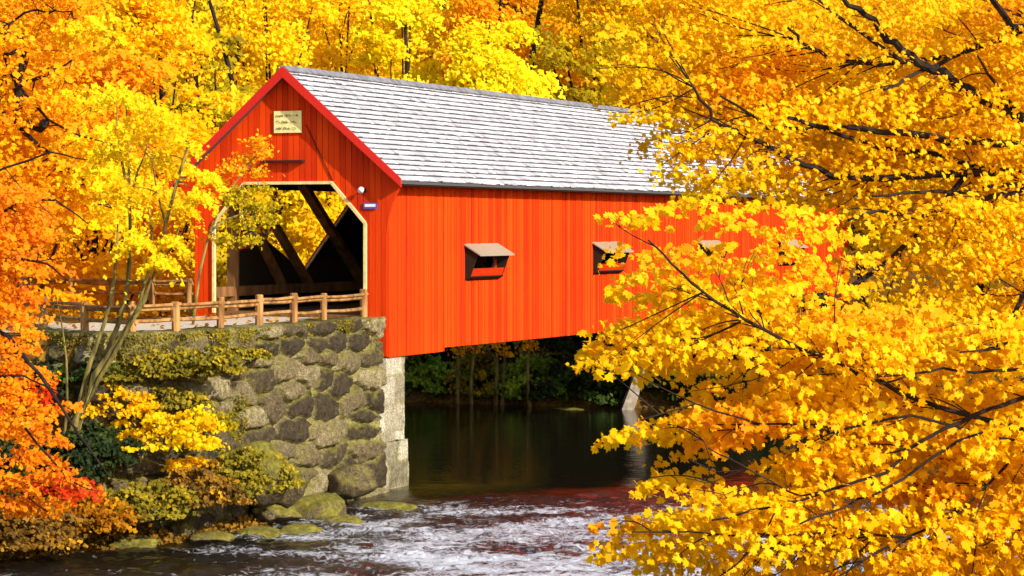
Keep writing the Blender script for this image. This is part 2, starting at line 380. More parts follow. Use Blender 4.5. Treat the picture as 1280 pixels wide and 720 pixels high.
# portal wall: boards clipped to the gable
def opening_top(w):
    if w<=.548 or w>=4.65: return None
    if w<1.44: return SHZ+(w-.548)/(1.44-.548)*(OPZ-SHZ)
    if w>3.81: return SHZ+(4.65-w)/(4.65-3.81)*(OPZ-SHZ)
    return OPZ
def gable_boards(sx, bottom_open):
    mb=MB(); cuts=sorted({0,.548,1.44,3.81,4.65,BW,MIDW})
    w=-.0; edges=[]
    e=[round(x,3) for x in np.arange(0,BW,.155)]+[BW]
    for a,b in zip(e[:-1],e[1:]):
        rr=random.random(); off=random.uniform(0,.012)
        pts=[a]+[c for c in cuts if a+.01<c<b-.01]+[b-.012]
        for p,q in zip(pts[:-1],pts[1:]):
            m=(p+q)/2; ot=opening_top(m)
            t0=roofz(p)-.08; t1=roofz(q)-.08
            if ot is None: b0=b1=Z0+.02
            else:
                f=lambda t: opening_top(min(max(t,.5481),4.6499))
                b0,b1=f(p),f(q)
            sgn=1 if sx<1 else -1
            x0=sx-.03*sgn-off*sgn; x1=sx+.03*sgn
            xa,xb=min(x0,x1),max(x0,x1)
            mb.prism([(p,b0),(q,b1),(q,t1),(p,t0)],0,xa,xb,rr)
    return mb
gw=gable_boards(0.0,True)
# flared wing boards carrying the eave
for side in (0,1):
    base=[(0,5.95),(-.06,6.35),(-.16,6.7),(-.30,6.98),(-.46,7.16),(-.46,roofz(-.46)-.07),(0,roofz(0)-.09)]
    poly=[(q if side==0 else (BW-q[0],q[1])) for q in base]
    if side: poly=poly[::-1]
    gw.prism([(a,b) for a,b in poly][::-1],0,-.035,.03,.35)
gwall=gw.build('portal_wall',REDB,br)
gable_boards(BL,True).build('portal_wall',REDB,br)
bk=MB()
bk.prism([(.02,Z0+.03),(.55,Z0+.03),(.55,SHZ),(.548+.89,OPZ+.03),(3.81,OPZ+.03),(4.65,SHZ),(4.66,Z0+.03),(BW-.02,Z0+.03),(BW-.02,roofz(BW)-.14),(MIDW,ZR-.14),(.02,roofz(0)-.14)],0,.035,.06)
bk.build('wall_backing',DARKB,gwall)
# opening trim
tr=MB()
for a,b in zip(OP[:-1],OP[1:]):
    tr.beam((-.055,a[0],a[1]),(-.055,b[0],b[1]),.07,.075,up=(1,0,0))
tr.build('portal_trim',CREAM,br)
# side walls
def side_boards(wpos, sgn, holes=(), s0=0., s1=BL, poly=None, mat=REDB, name='side_wall', zb=None):
    mb=MB(); s=s0
    while s<s1-.02:
        bw=random.choice((.14,.19,.24)); e=min(s+bw,s1); rr=random.random(); off=random.uniform(0,.016)
        zt=roofz(0)-.10; z0=Z0+(.0 if s<2.85 else .11-.06*math.sin(math.pi*s/BL))
        segs=[(z0,z0,zt,zt)]
        if poly:
            segs=[]
            for (lo,hi,a0,a1,t0,t1) in poly:
                if lo-.001<=(s+e)/2<=hi:
                    f=lambda t,u0,u1:u0+(u1-u0)*(t-lo)/(hi-lo)
                    segs.append((f(s,a0,a1),f(e,a0,a1),f(s,t0,t1),f(e,t0,t1)))
        for (lo,hi,h0,h1) in holes:
            if lo<(s+e)/2<hi:
                ns=[]
                for q in segs: ns+=[(q[0],q[1],h0,h0),(h1,h1,q[2],q[3])]
                segs=ns
        y0=wpos-(.03+off)*sgn; y1=wpos+.02*sgn; ya,yb=min(y0,y1),max(y0,y1)
        for q in segs:
            mb.prism([(s,q[0]),(e-.022,q[1]),(e-.022,q[3]),(s,q[2])],1,ya,yb,rr)
        # narrow cover strip on some seams
        if random.random()<.35 and not poly:
            for q in segs: mb.box(e-.025,e+.02,min(y0-.018*sgn,y0),max(y0-.018*sgn,y0),q[0]+.01,q[2]-.01,random.random())
        s=e
    return mb.build(name,mat,br)
WINS=[5.15,13.65,22.4,30.8]
holes=[(c-.9,c+.9,4.98,5.55) for c in WINS]
sw=side_boards(0.0,1,holes)
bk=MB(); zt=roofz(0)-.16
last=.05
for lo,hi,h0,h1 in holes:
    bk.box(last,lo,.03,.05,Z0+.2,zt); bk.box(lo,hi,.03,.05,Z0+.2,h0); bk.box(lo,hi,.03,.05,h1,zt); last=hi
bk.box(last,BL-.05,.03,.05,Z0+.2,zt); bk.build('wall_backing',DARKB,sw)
# upstream wall is only partly boarded: sawtooth boarding seen through the portal
po=[(2.0,3.3,3.2,3.2,5.55,5.75),(3.3,5.33,3.2,3.2,5.85,4.97),(5.33,8.5,3.2,3.2,4.97,7.15),(8.5,BL,3.2,3.2,7.4,7.4)]
side_boards(BW,-1,(),2.0,BL,po,REDB)
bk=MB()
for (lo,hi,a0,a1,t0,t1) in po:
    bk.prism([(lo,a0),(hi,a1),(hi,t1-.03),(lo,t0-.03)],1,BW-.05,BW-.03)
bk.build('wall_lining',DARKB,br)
bt=MB(); bt.beam((5.33,BW-.08,4.99),(8.45,BW-.08,7.13),.05,.05,up=(0,1,0)); bt.build('batten',CREAM,br)  # cream strip stands in for the sunlit edge of a diagonal
# truss
def strut(a,b,w,h,y=BW-.18): 
    m=MB(); m.beam((a[0],y,a[1]),(b[0],y,b[1]),w,h,up=(0,1,0)); m.build('brace',WOODT,br)
strut((5.0,7.25),(8.5,4.55),.16,.26); strut((3.4,6.3),(5.6,4.45),.16,.2); strut((2.7,5.9),(4.25,4.35),.16,.2)
for k in range(1,5):
    s=8.8+(k-1)*7.2; strut((s,7.3),(s+3.4,4.2),.16,.22); strut((s+3.4,4.2),(s+6.9,7.3),.16,.22)
for s,zz in ((1.4,7.4),(8.9,7.4),(16.1,7.4),(23.3,7.4),(30.5,7.4),(37.6,7.4)):
    m=MB(); m.box(s-.11,s+.11,BW-.34,BW-.12,4.0,zz); m.build('post',WOODT,br)
for k in range(6):
    s=1.4+7.24*k; m=MB(); m.box(s-.11,s+.11,.08,.3,4.0,7.4); m.build('post',WOODT,br)
    m=MB(); m.box(s-.1,s+.1,.06,BW-.1,7.42,7.64); m.build('tie_beam',WOODT,br)
for w in (.16,BW-.24):
    m=MB(); m.box(.2,BL-.2,w-.09,w+.09,4.42,4.66); m.build('rail',WOODT,br)
    m=MB(); m.box(.08,BL-.1,w-.1,w+.1,3.2,3.55); m.build('bottom_chord',WOODT,br)
    m=MB(); m.box(.08,BL-.1,w-.1,w+.1,7.3,7.42); m.build('top_chord',WOODT,br)
dk=MB(); s=.09
while s<BL-.15:
    dk.box(s,s+.23,.06,BW-.06,3.86,DECK-random.uniform(0,.01),random.random()); s+=.24
dk.build('deck',WOODT,br)
fb=MB()
for k in range(26): fb.box(.3+k*1.5,.5+k*1.5,.08,BW-.08,3.58,3.85)
fb.build('floor_beams',WOODT,br)
# roof
rf=MB()
for sg in (1,-1):
    e=MIDW+EO
    a=(MIDW,ZR-.06); b=(MIDW-sg*e,ZE-.06)
    poly=[a,b,(b[0],b[1]-.07),(a[0],a[1]-.07)]
    rf.prism(poly,0,-FO+.03,BL+FO-.03)
roof=rf.build('roof',flat('roof_deck',(.075,.07,.07),.9,.1),br)  # deck colour darkened to stand in for shadow under the overhang
nc=21; sl=math.hypot(MIDW+EO,(MIDW+EO)*TAN); cw=sl/nc
for sg in (1,-1):
    V=[];A=[]
    ud=Vector((0,-sg*math.cos(R(40.5)),-math.sin(R(40.5)))); un=Vector((0,-sg*math.sin(R(40.5)),math.cos(R(40.5))))
    top=Vector((0,MIDW,ZR-.06))
    Fa=[]
    for c in range(nc):
        s=-FO-random.uniform(0,.2)
        while s<BL+FO:
            w=random.uniform(.2,.34); x0=max(s,-FO); x1=min(s+w-.006,BL+FO)
            s+=w
            if x1-x0<.04: continue
            j=random.uniform(-.008,.008) if c<nc-1 else random.uniform(-.01,.03)
            t0=c*cw-.002 if c else .0; t1=(c+1)*cw+j-(.034 if c<nc-1 else 0)
            q=[]
            l0=.006; l1=.045+random.uniform(-.006,.012)
            for (xx,tt,ll) in ((x0,t0,l0),(x1,t0,l0),(x1,t1,l1),(x0,t1,l1)):
                q.append(top+Vector((xx,0,0))+ud*tt+un*ll)
            q+= [q[2]-un*.028, q[3]-un*.028]
            o=len(V); V+=[tuple(v) for v in q]; A+=[random.random()]*6
            Fa+=[(o,o+1,o+2,o+3),(o+3,o+2,o+4,o+5)]
            rr=0
    np_mesh('shingles',np.array(V),4,SHING,roof,rnd=np.array(A),faces=np.array(Fa))
rc_=MB(); s=-FO
while s<BL+FO:
    e=min(s+.3,BL+FO)
    for sg in (1,-1): rc_.beam((s,MIDW-sg*.09,ZR-.03),(e+.02,MIDW-sg*.09,ZR-.02),.2,.03,random.random(),up=(0,-sg*.65,.76))
    s=e
rc_.build('ridge_cap',flat('ridge_slate',(.17,.165,.18),.7,.3,5,.35),roof)
for sg in (1,-1):
    for sx in (-FO-.03,BL+FO):
        m=MB(); e=MIDW+EO+.03
        m.prism([(MIDW,ZR+.02),(MIDW-sg*e,ZR+.02-e*TAN),(MIDW-sg*e,ZR-.22-e*TAN+.04),(MIDW,ZR-.24)],0,sx,sx+.03,random.random())
        m.build('barge_board',REDT,br)
# rafters tails board (dark fascia)
for w in (-EO+.03,BW+EO-.05):
    m=MB(); m.box(-FO+.05,BL+FO-.05,w,w+.025,ZE-.16,ZE-.075); m.build('fascia',DARKB,br)
# window hoods
def window(c):
    L=.98
    prof=[(-.045,5.62),(-.40,5.42),(-.20,4.90),(-.045,4.80)]
    h=MB(); h.prism([(-.035,5.675),(-.50,5.40),(-.50,5.435),(-.035,5.71)],0,c-L-.06,c+L+.06,.8)
    f=h.build('window_hood',HOODM,br)
    for x in (c-L,c+L-.03): w=MB(); w.prism(prof,0,x,x+.03,.2); w.build('cheek',DARKB,f)
    b=MB(); b.prism([(-.195,4.90),(-.262,5.08),(-.235,5.09),(-.17,4.91)],0,c-L+.035,c+L-.035,.1); b.build('sill',REDB,f)
    b=MB(); b.prism([(-.05,4.78),(-.21,4.87),(-.21,4.90),(-.05,4.82)],0,c-L-.02,c+L+.02,.1); b.build('bottom_board',DARKB,f)
    b=MB(); b.prism([(-.24,5.09),(-.36,5.40),(-.33,5.41),(-.17,5.05)],0,c+.28,c+.32,.1); b.build('mullion',DARKB,f)
for c in WINS: window(c)
# shelf board and brace line on the gable
m=MB(); wA=2.16; wB=3.30
m.box(-.20,-.04,wA,wB,7.66,7.71); m.build('ledge',DARKB,br)
m=MB(); m.beam((-.05,2.13,8.55),(-.05,1.42,7.22),.014,.014,up=(1,0,0)); m.build('cable',DARK,br)
# name board, lamp and small enamel plate: things of their own
SG=empty('name_board',BWD(-.055,2.62,8.62),'cream board with faded writing high on the red gable','sign',rz=math.atan2(DY,DX))
m=MB(); m.box(-.03,0,-.38,.36,-.26,.26); bd=m.build('board',SIGNM,SG)

def stroke(u0,z0,u1,z1): lt.beam((-.036,u0,z0),(-.036,u1,z1),.006,.022,up=(1,0,0))
for row,(z,n) in enumerate(((.15,3),(.0,3),(-.16,4))):
    lt=MB(); u=.30
    for k in range(n):
        wl=random.uniform(.10,.2)
        a=u
        while a>u-wl:
            st=random.uniform(.018,.035); stroke(a,z+random.uniform(-.03,.03),a-st,z+random.uniform(-.035,.045)); a-=st
        u-=wl+random.uniform(.03,.07)
        if u<-.22: break
    lt.build('writing',INK,bd)
LM=empty('wall_lamp',BWD(-.05,.57+.0,6.98),'tiny white lamp on the red gable beside the portal','lamp',rz=math.atan2(DY,DX))
m=MB(); m.box(-.02,0,-.04,.04,-.05,.05); m.tube([(-.02,0,.02),(-.12,0,.05),(-.16,0,.02)],.012,6); m.build('bracket',DARK,LM)
m=MB(); m.tube([(-.10,0,.03),(-.17,0,.02),(-.22,0,-.02)],[.045,.07,.075],10); m.build('lamp_shade',WHITE,LM,True)
PL=empty('enamel_plate',BWD(-.06,.42,6.62),'small blue and white plate below the lamp on the red gable','sign',rz=math.atan2(DY,DX))
m=MB(); m.box(-.02,0,-.19,.17,-.07,.07); b_=m.build('plate',BLUE,PL)
m=MB(); m.box(-.024,-.021,-.15,.13,-.025,.04); m.build('panel',WHITE,b_)

# ------------------------------------------------------------------ abutments
def rough_box(name,loc_fn,s0,s1,w0,w1,z0,z1,mat,step=.12,amp=.02,course=.0,parent=None):
    V=[];Fq=[];J=[];A=[]
    def face(o,du,dv,nu,nv,nrm):
        b=len(V)
        for j in range(nv+1):
            for i in range(nu+1):
                p=Vector(o)+Vector(du)*(i/nu)+Vector(dv)*(j/nv)
                z=p.z; hh=amp*(float(fbm(p.x*2+p.y*3.1,z*2.2,5,1.3))-.45)*2
                jt=0
                if course:
                    fr=(z/course)%1; k=int(z//course); al=(p.x+p.y+ (k%2)*.45)
                    fb_=(al/.95)%1
                    e=min(min(fr,1-fr)*course, min(fb_,1-fb_)*.95)
                    jt=1-min(1,e/.04); hh-=jt*.03
                    A.append(((k*37+int(al//.95)*61)%17)/17)
                else: A.append(.5)
                J.append(jt); V.append(tuple(loc_fn(*(p+Vector(nrm)*hh))))
        for j in range(nv):
            for i in range(nu):
                a=b+j*(nu+1)+i; Fq.append((a,a+1,a+nu+2,a+nu+1))
    ns=max(2,int((s1-s0)/step)); nw=max(2,int((w1-w0)/step)); nz_=max(2,int((z1-z0)/step))
    face((s0,w0,z0),(s1-s0,0,0),(0,0,z1-z0),ns,nz_,(0,-1,0))
    face((s1,w0,z0),(0,w1-w0,0),(0,0,z1-z0),nw,nz_,(1,0,0))
    face((s1,w1,z0),(s0-s1,0,0),(0,0,z1-z0),ns,nz_,(0,1,0))
    face((s0,w1,z0),(0,w0-w1,0),(0,0,z1-z0),nw,nz_,(-1,0,0))
    face((s0,w0,z1),(s1-s0,0,0),(0,w1-w0,0),ns,nw,(0,0,1))
    return np_mesh(name,np.array(V),4,mat,parent,rnd=np.array(A),faces=np.array(Fq),smooth=False,attrs={'joint':np.array(J)})
ab=empty('bridge_abutment',BWD(.4,2.6,0),'pale masonry pier carrying the near end of the red bridge','pier')
def loc_ab(s,w,z): return BWD(s,w,z)-ab.location
rough_box('upper_block',loc_ab,-.35,.98,.03,5.15,1.1,Z0-.02,PSTONE2,.06,.045,.66,ab)
rough_box('base_courses',loc_ab,-.95,1.03,-.03,5.25,-.9,1.1,PSTONE,.07,.05,.62,ab)
fa=empty('bridge_abutment',BWD(31,2.6,0),'shaded stone abutment under the far end of the bridge','pier')
def loc_fa(s,w,z):
    return BWD(s+.0*z,w,z)-fa.location
rough_box('stonework',loc_fa,29.0,34,-.1,5.3,-.6,Z0+.02,STONE,.16,.06,.5,fa)
lp=empty('leaning_pier',P(772,520,80.5),'grey leaning masonry pier rising to the underside of the bridge on the far shore','pier')
def loc_lp(x,y,z):
    k=(z+.4)/3.6
    return Vector((x+1.25*k+(.10 if x<.2 else -.10)*k,y+.3*k,z))
rough_box('shaft',loc_lp,-.08,.36,0,2.2,-.5,3.2,CONC2,.09,.05,.45,lp)
rough_box('footing',lambda x,y,z:Vector((x,y,z)),-.45,1.1,-.25,2.4,-.5,.16,CONC2,.12,.05,.0,lp)

# ------------------------------------------------------------------ retaining wall with individual stones modelled in relief
path=[BWD(-.42,-.06,0)]
for s in np.arange(-1,-9.4,-.5): path.append(BWD(s,-.06-.04*math.sin(s),0))
last=path[-1]; ang=math.atan2(-DY,-DX)
for k in range(9):
    ang-=R(13.5); last=last+Vector((math.cos(ang),math.sin(ang),0))*.38; path.append(last)
for k in range(9): last=last+Vector((math.cos(ang),math.sin(ang),0))*.8; path.append(last)
pl=[0]
for a,b in zip(path[:-1],path[1:]): pl.append(pl[-1]+(b-a).length)
UL=pl[-1]; du=.034
us=np.arange(0,UL,du); px_=np.interp(us,pl,[p.x for p in path]); py_=np.interp(us,pl,[p.y for p in path])
tx=np.gradient(px_,us); ty=np.gradient(py_,us); tl=np.hypot(tx,ty); tx/=tl; ty/=tl
kk=np.ones(15)/15; 
nxx=-ty; nyy=tx                       # outward (river side)
ZT=4.02; zs=np.arange(-.7,ZT,du); nb=22
seeds=[(415,120),(530,108),(475,118),(505,165),(565,155),(435,205),(478,232),(560,215),(517,278),(577,278),(545,325),(540,365),(540,418),(430,385),(365,445),(425,290),(355,295),(330,250),(305,200),(245,215),(370,200),(275,300),(215,335),(130,315),(330,360),(235,395),(140,400),(330,110),(270,120),(480,480),(575,485),(500,540),(395,520),(350,500),(290,430),(70,330),(190,260),(120,240),(60,200),(160,180),(60,130),(130,100),(200,110),(430,70),(515,60),(570,55),(340,75),(270,85),(300,480),(240,470),(440,160),(390,150),(250,160),(180,460),(90,450),(30,400),(20,270),(20,180),(110,160),(440,440),(480,560),(400,590),(560,590),(300,560),(200,540),(100,540),(330,620),(450,630)]
SU=[];SZ=[];SR=[]
for (cx_,cy_) in seeds:
    X=220+cx_/2.32; Yp=380+cy_/2.32; s=s_at(X,-.06); Yw=C0[1]+s*DY
    SU.append(-s-.42); SZ.append(CH-(Yp-HZ)/F*Yw); SR.append(random.random())
bright={13:.75,14:.6,23:.72,22:.85,18:.7,3:.65,35:.6,31:.8}
for k,v in bright.items(): SR[k]=v
for k in (0,1,2,5,6,15,30): SR[k]=.12
u=8.9
while u<UL:
    z=-.6
    while z<4: SU.append(u+random.uniform(-.3,.3)); SZ.append(z+random.uniform(-.12,.12)); SR.append(random.random()); z+=.42
    u+=.85
SU=np.array(SU);SZ=np.array(SZ);SR=np.array(SR)
UU,VV=np.meshgrid(us,zs)
# wobble the lookup so the stones are not straight-edged cells
wu=UU+.22*(fbm(UU,VV,71,3.0)-.47)*2; wz=VV+.11*(fbm(UU,VV,83,3.2)-.47)*2
f1=np.full(UU.shape,1e9); f2=f1.copy(); ix=np.zeros(UU.shape,int)
for k in range(len(SU)):
    d=(np.abs((wu-SU[k])*27)**3.2+np.abs((wz-SZ[k])*55)**3.2)**(1/3.2)
    m1=d<f1; f2=np.where(m1,f1,np.minimum(f2,d)); ix=np.where(m1,k,ix); f1=np.where(m1,d,f1)
e=(f2-f1)/2
stone=sstep(.25,2.3,e)
bul=.15+.10*SR[ix]
H=stone*bul*1.25*(1-.30*np.clip(f1/14,0,1)**2)+.09*(fbm(UU,VV,55,2.6,3)-.47)+.09*(fbm(UU,VV,57,8)-.47)+.04*(fbm(UU,VV,59,14,2)-.4)
batter=(ZT-VV)*.045
Hn=H-.16+batter+.25*sstep(0,1.2,-VV)
joint=1-sstep(.5,2.2,e)
X3=px_[None,:]+nxx[None,:]*Hn; Y3=py_[None,:]+nyy[None,:]*Hn; Z3=VV+0*UU
cap=[];
for k in range(1,nb+1):
    dd=-Hn[-1]*0+k*.036
    hz=ZT+.02*(fbm(us,us*0+k*.04,91,6)-.47)*3+.015
    cap.append((px_+nxx*(Hn[-1]-dd),py_+nyy*(Hn[-1]-dd),hz))
X3=np.vstack([X3]+[c[0][None] for c in cap]); Y3=np.vstack([Y3]+[c[1][None] for c in cap]); Z3=np.vstack([Z3]+[c[2][None] for c in cap])
RR=np.vstack([SR[ix]]+[SR[ix][-1:]]*nb); JJ=np.vstack([joint]+[joint[-1:]*.5]*nb)
ny,nx=X3.shape; ii=np.arange(nx*ny).reshape(ny,nx)
fc=np.stack([ii[:-1,:-1],ii[1:,:-1],ii[1:,1:],ii[:-1,1:]],-1).reshape(-1,4)
# end return at the bridge corner
rw=np_mesh('retaining_wall',np.stack([X3,Y3,Z3],-1).reshape(-1,3),4,STONE,rnd=RR.ravel(),faces=fc,smooth=False,attrs={'joint':JJ.ravel()})
tag(rw,'rough mossy fieldstone retaining wall under the log fence','wall')
def rb2(s,w,z): return BWD(s,w,z)
msk=(fbm(UU,VV,101,.9,4)+.17*np.clip((UU-2.2)/4,0,1)+.35*np.clip((VV-3.3),0,1)-.22*stone)
cand=np.argwhere((msk>.60)&(UU>.2)&(VV>.5)); rng=np.random.default_rng(77); cand=cand[rng.integers(0,len(cand),26000)]
pp=np.stack([X3[cand[:,0],cand[:,1]]+nxx[cand[:,1]]*.02,Y3[cand[:,0],cand[:,1]]+nyy[cand[:,1]]*.02,Z3[cand[:,0],cand[:,1]]],1)+rng.normal(size=(26000,3))*.02
WALLMOSS=pp
core=rough_box('wall_end',rb2,-1.4,-.40,.04,1.6,-.8,4.0,STONE,.08,.04,.42,rw)

# ------------------------------------------------------------------ log fences
def fence(name,pts,label,hts=.66,ext=None):
    base=Vector(pts[0])
    e=empty(name,base,label,'fence')
    tops=[]
    for p in pts:
        p=Vector(p)-base; m=MB(); h=hts*random.uniform(.95,1.06); r=random.uniform(.075,.095)
        lean=Vector((random.uniform(-.02,.02),random.uniform(-.02,.02),0))
        m.tube([p-Vector((0,0,.2)),p+lean*.5+Vector((0,0,h*.5)),p+lean+Vector((0,0,h-.02)),p+lean+Vector((0,0,h))],[r,r*.97,r*.93,r*.75],9,wob=.05)
        m.build('post',WOODF,e); tops.append(p)
    for a,b in zip(tops[:-1],tops[1:]):
        d=(b-a).normalized()
        for hh,r in ((.50,.045),(.26,.04),(.565,.035)):
            m=MB(); z0=hh+random.uniform(-.025,.025); z1=hh+random.uniform(-.025,.025); n=Vector((d.y,-d.x,0))*(.03 if hh<.55 else -.03)
            A=a-d*.1+n+Vector((0,0,z0)); B=b+d*.1+n+Vector((0,0,z1)); M=(A+B)/2+Vector((0,0,random.uniform(-.03,.01)))
            m.tube([A,(A+M)/2,M,(B+M)/2,B],[r*1.1,r,r*.95,r*.9,r*.85],7,wob=.08); m.build('rail',WOODF,e)
    return e
pts=[]
for px in (455,404,367,324,275,220):
    s=s_at(px,.22); q=BWD(s,.22,0); pts.append((q.x,q.y,4.0))
for (px,Y) in ((166,47.6),(106,48.8),(54,50.6),(0,52.6),(-60,54.5)): 
    q=P(px,0,Y); pts.append((q.x,q.y,3.97))
fence('log_fence',pts,'rustic log fence along the top of the stone wall')
pts=[]
for (px,Y) in ((236,59.5),(190,59.8),(140,60.6),(90,61.5),(40,62.6),(-10,63.8),(-60,65)):
    q=P(px,0,Y); pts.append((q.x,q.y,3.97+.25))
fence('log_fence',pts,'low dark log fence on the forest side of the road',.62)

# ------------------------------------------------------------------ boulders
def boulder(cx,cy,cz,rx,ry,rz,label,mat=MOSSR,seed=0,group=None,sub=4):
    import bmesh
    bm=bmesh.new(); bmesh.ops.create_icosphere(bm,subdivisions=sub,radius=1)
    co=np.array([v.co[:] for v in bm.verts]); 
    rg=np.random.default_rng(seed+100)
    for k in range(9):                     # flatten against random planes for facets
        n=rg.normal(size=3); n/=np.linalg.norm(n); t=rg.uniform(.62,.9); dd=co@n
        co=co-np.where(dd>t,(dd-t)*.85,0)[:,None]*n
    nzv=fbm(co[:,0]*2+co[:,2]*1.7+5,co[:,1]*2+co[:,2],seed,1.2,5)-.47
    co*= (1+.42*nzv)[:,None]
    for v,c in zip(bm.verts,co): v.co=(c[0]*rx,c[1]*ry,c[2]*rz)
    me=bpy.data.meshes.new('boulder'); bm.to_mesh(me); bm.free()
    me.polygons.foreach_set('use_smooth',[True]*len(me.polygons))
    at=me.attributes.new('rnd','FLOAT','POINT'); at.data.foreach_set('value',np.full(len(me.vertices),rg.uniform(.3,.8),dtype=np.float32))
    me.materials.append(mat); o=bpy.data.objects.new('boulder',me); COL.objects.link(o)
    o.location=(cx,cy,cz); o.rotation_euler=(0,0,rg.uniform(0,3)); tag(o,label,'boulder',group or 'rocks along the waterline')
    return o
def B(px,py,Y,rx,rz,label,seed,ry=None,mat=MOSSR):
    q=P(px,py,Y); boulder(q.x,q.y,q.z,rx,ry or rx,rz,label,mat,seed)
B(398,640,51.0,.62,.42,'big rounded boulder capped with bright moss below the wall',1,.8)
B(371,664,48.6,.50,.16,'flat mossy rock at the water edge below the big boulder',2,.5)
B(428,655,49.9,.42,.20,'small mossy rock right of the big moss-capped boulder',3,.45)
B(482,636,52.5,.72,.20,'long low mossy rock at the foot of the pale pier',4,.55)
B(438,602,52.8,.56,.40,'pale squared boulder at the base of the stone wall corner',5,.6,STONE)
B(345,640,49.8,.55,.30,'half hidden mossy rock left of the big boulder',6)
B(326,668,47.9,.50,.15,'low brown mossy rock where the rapids begin',7)
B(262,672,46.9,.48,.14,'flat rock under the russet shrubs at the water edge',8)
B(229,664,47.2,.28,.24,'small pale rock poking from the russet undergrowth',9,None,STONE)
B(170,680,45.9,.50,.15,'wet flat rock near the lower left bank',10)
B(310,595,48.4,.75,.7,'large shaded boulder among the bushes left of the wall foot',11)
B(350,610,49.6,.55,.5,'dark boulder between the wall foot and the moss-capped boulder',12)
B(572,512,83.0,.9,.16,'low grassy rock on the far shore under the bridge',13)
B(720,515,80.8,1.6,.14,'long mossy ledge on the far shore before the far abutment',14,.6)
B(655,514,82.3,.7,.13,'small ledge on the far shore beneath the bridge middle',15,.6)

# ------------------------------------------------------------------ foliage
def shape_maple():
    pr=[(-90,.30),(-62,.42),(-38,.62),(-22,.52),(0,.86),(24,.58),(38,.78),(52,.80),(64,.60),(90,1.05),(116,.60),(128,.80),(142,.78),(156,.58),(180,.86),(202,.52),(218,.62),(242,.42)]
    return np.array([(r*math.cos(R(a)),r*math.sin(R(a))) for a,r in pr])
def shape_small():
    pr=[(-90,.5),(-20,.75),(20,.45),(55,.95),(90,1.0),(125,.95),(160,.45),(200,.75)]
    return np.array([(r*math.cos(R(a)),r*math.sin(R(a))) for a,r in pr])
DIAM=np.array([(0,-.9),(.62,0),(0,1.0),(-.62,0)])
MAPLE=shape_maple(); SMALL=shape_small()
def leaf_verts(C,Nn,size,shape,rng,curl=.25):
    n=len(C); Nn=Nn/np.linalg.norm(Nn,axis=1,keepdims=True)
    a=rng.normal(size=(n,3)); a[:,2]-=.8      # tips hang down
    T=a-(a*Nn).sum(1,keepdims=True)*Nn; T/=np.linalg.norm(T,axis=1,keepdims=True)+1e-9
    S=np.cross(T,Nn)
    k=len(shape); r2=(shape**2).sum(1)
    V=C[:,None,:]+size[:,None,None]*(S[:,None,:]*shape[None,:,0:1]+T[:,None,:]*shape[None,:,1:2]-Nn[:,None,:]*(curl*r2)[None,:,None])
    return V.reshape(-1,3),k
N0=np.array([.38,-.62,.62])
def leaf_obj(name,C,size,shape,mat,parent,rng,n0=N0,spread=.5,tone=None,ftone=.35,curl=.25):
    C=C.astype(float); n=len(C)
    Nn=n0[None]+rng.normal(size=(n,3))*spread
    sz=size*rng.uniform(.5,1.3,n)
    V,k=leaf_verts(C,Nn,sz,shape,rng,curl)
    r=rng.uniform(0,1,n) if tone is None else np.clip(tone*(1-ftone)+rng.uniform(0,1,n)*ftone,0,1)
    off=np.array(parent.location) if parent else np.zeros(3)
    return np_mesh(name,V-off,k,mat,parent,rnd=np.repeat(r,k))
def limb_pts(a,b,bend,rng,n=5):
    a=Vector(a);b=Vector(b); out=[]
    L=(b-a).length
    j=Vector(rng.normal(size=3))*L*.05
    for i in range(n+1):
        t=i/n; p=a.lerp(b,t)+j*math.sin(math.pi*t)+Vector((0,0,bend*L*math.sin(math.pi*t)))
        out.append(p)
    return out
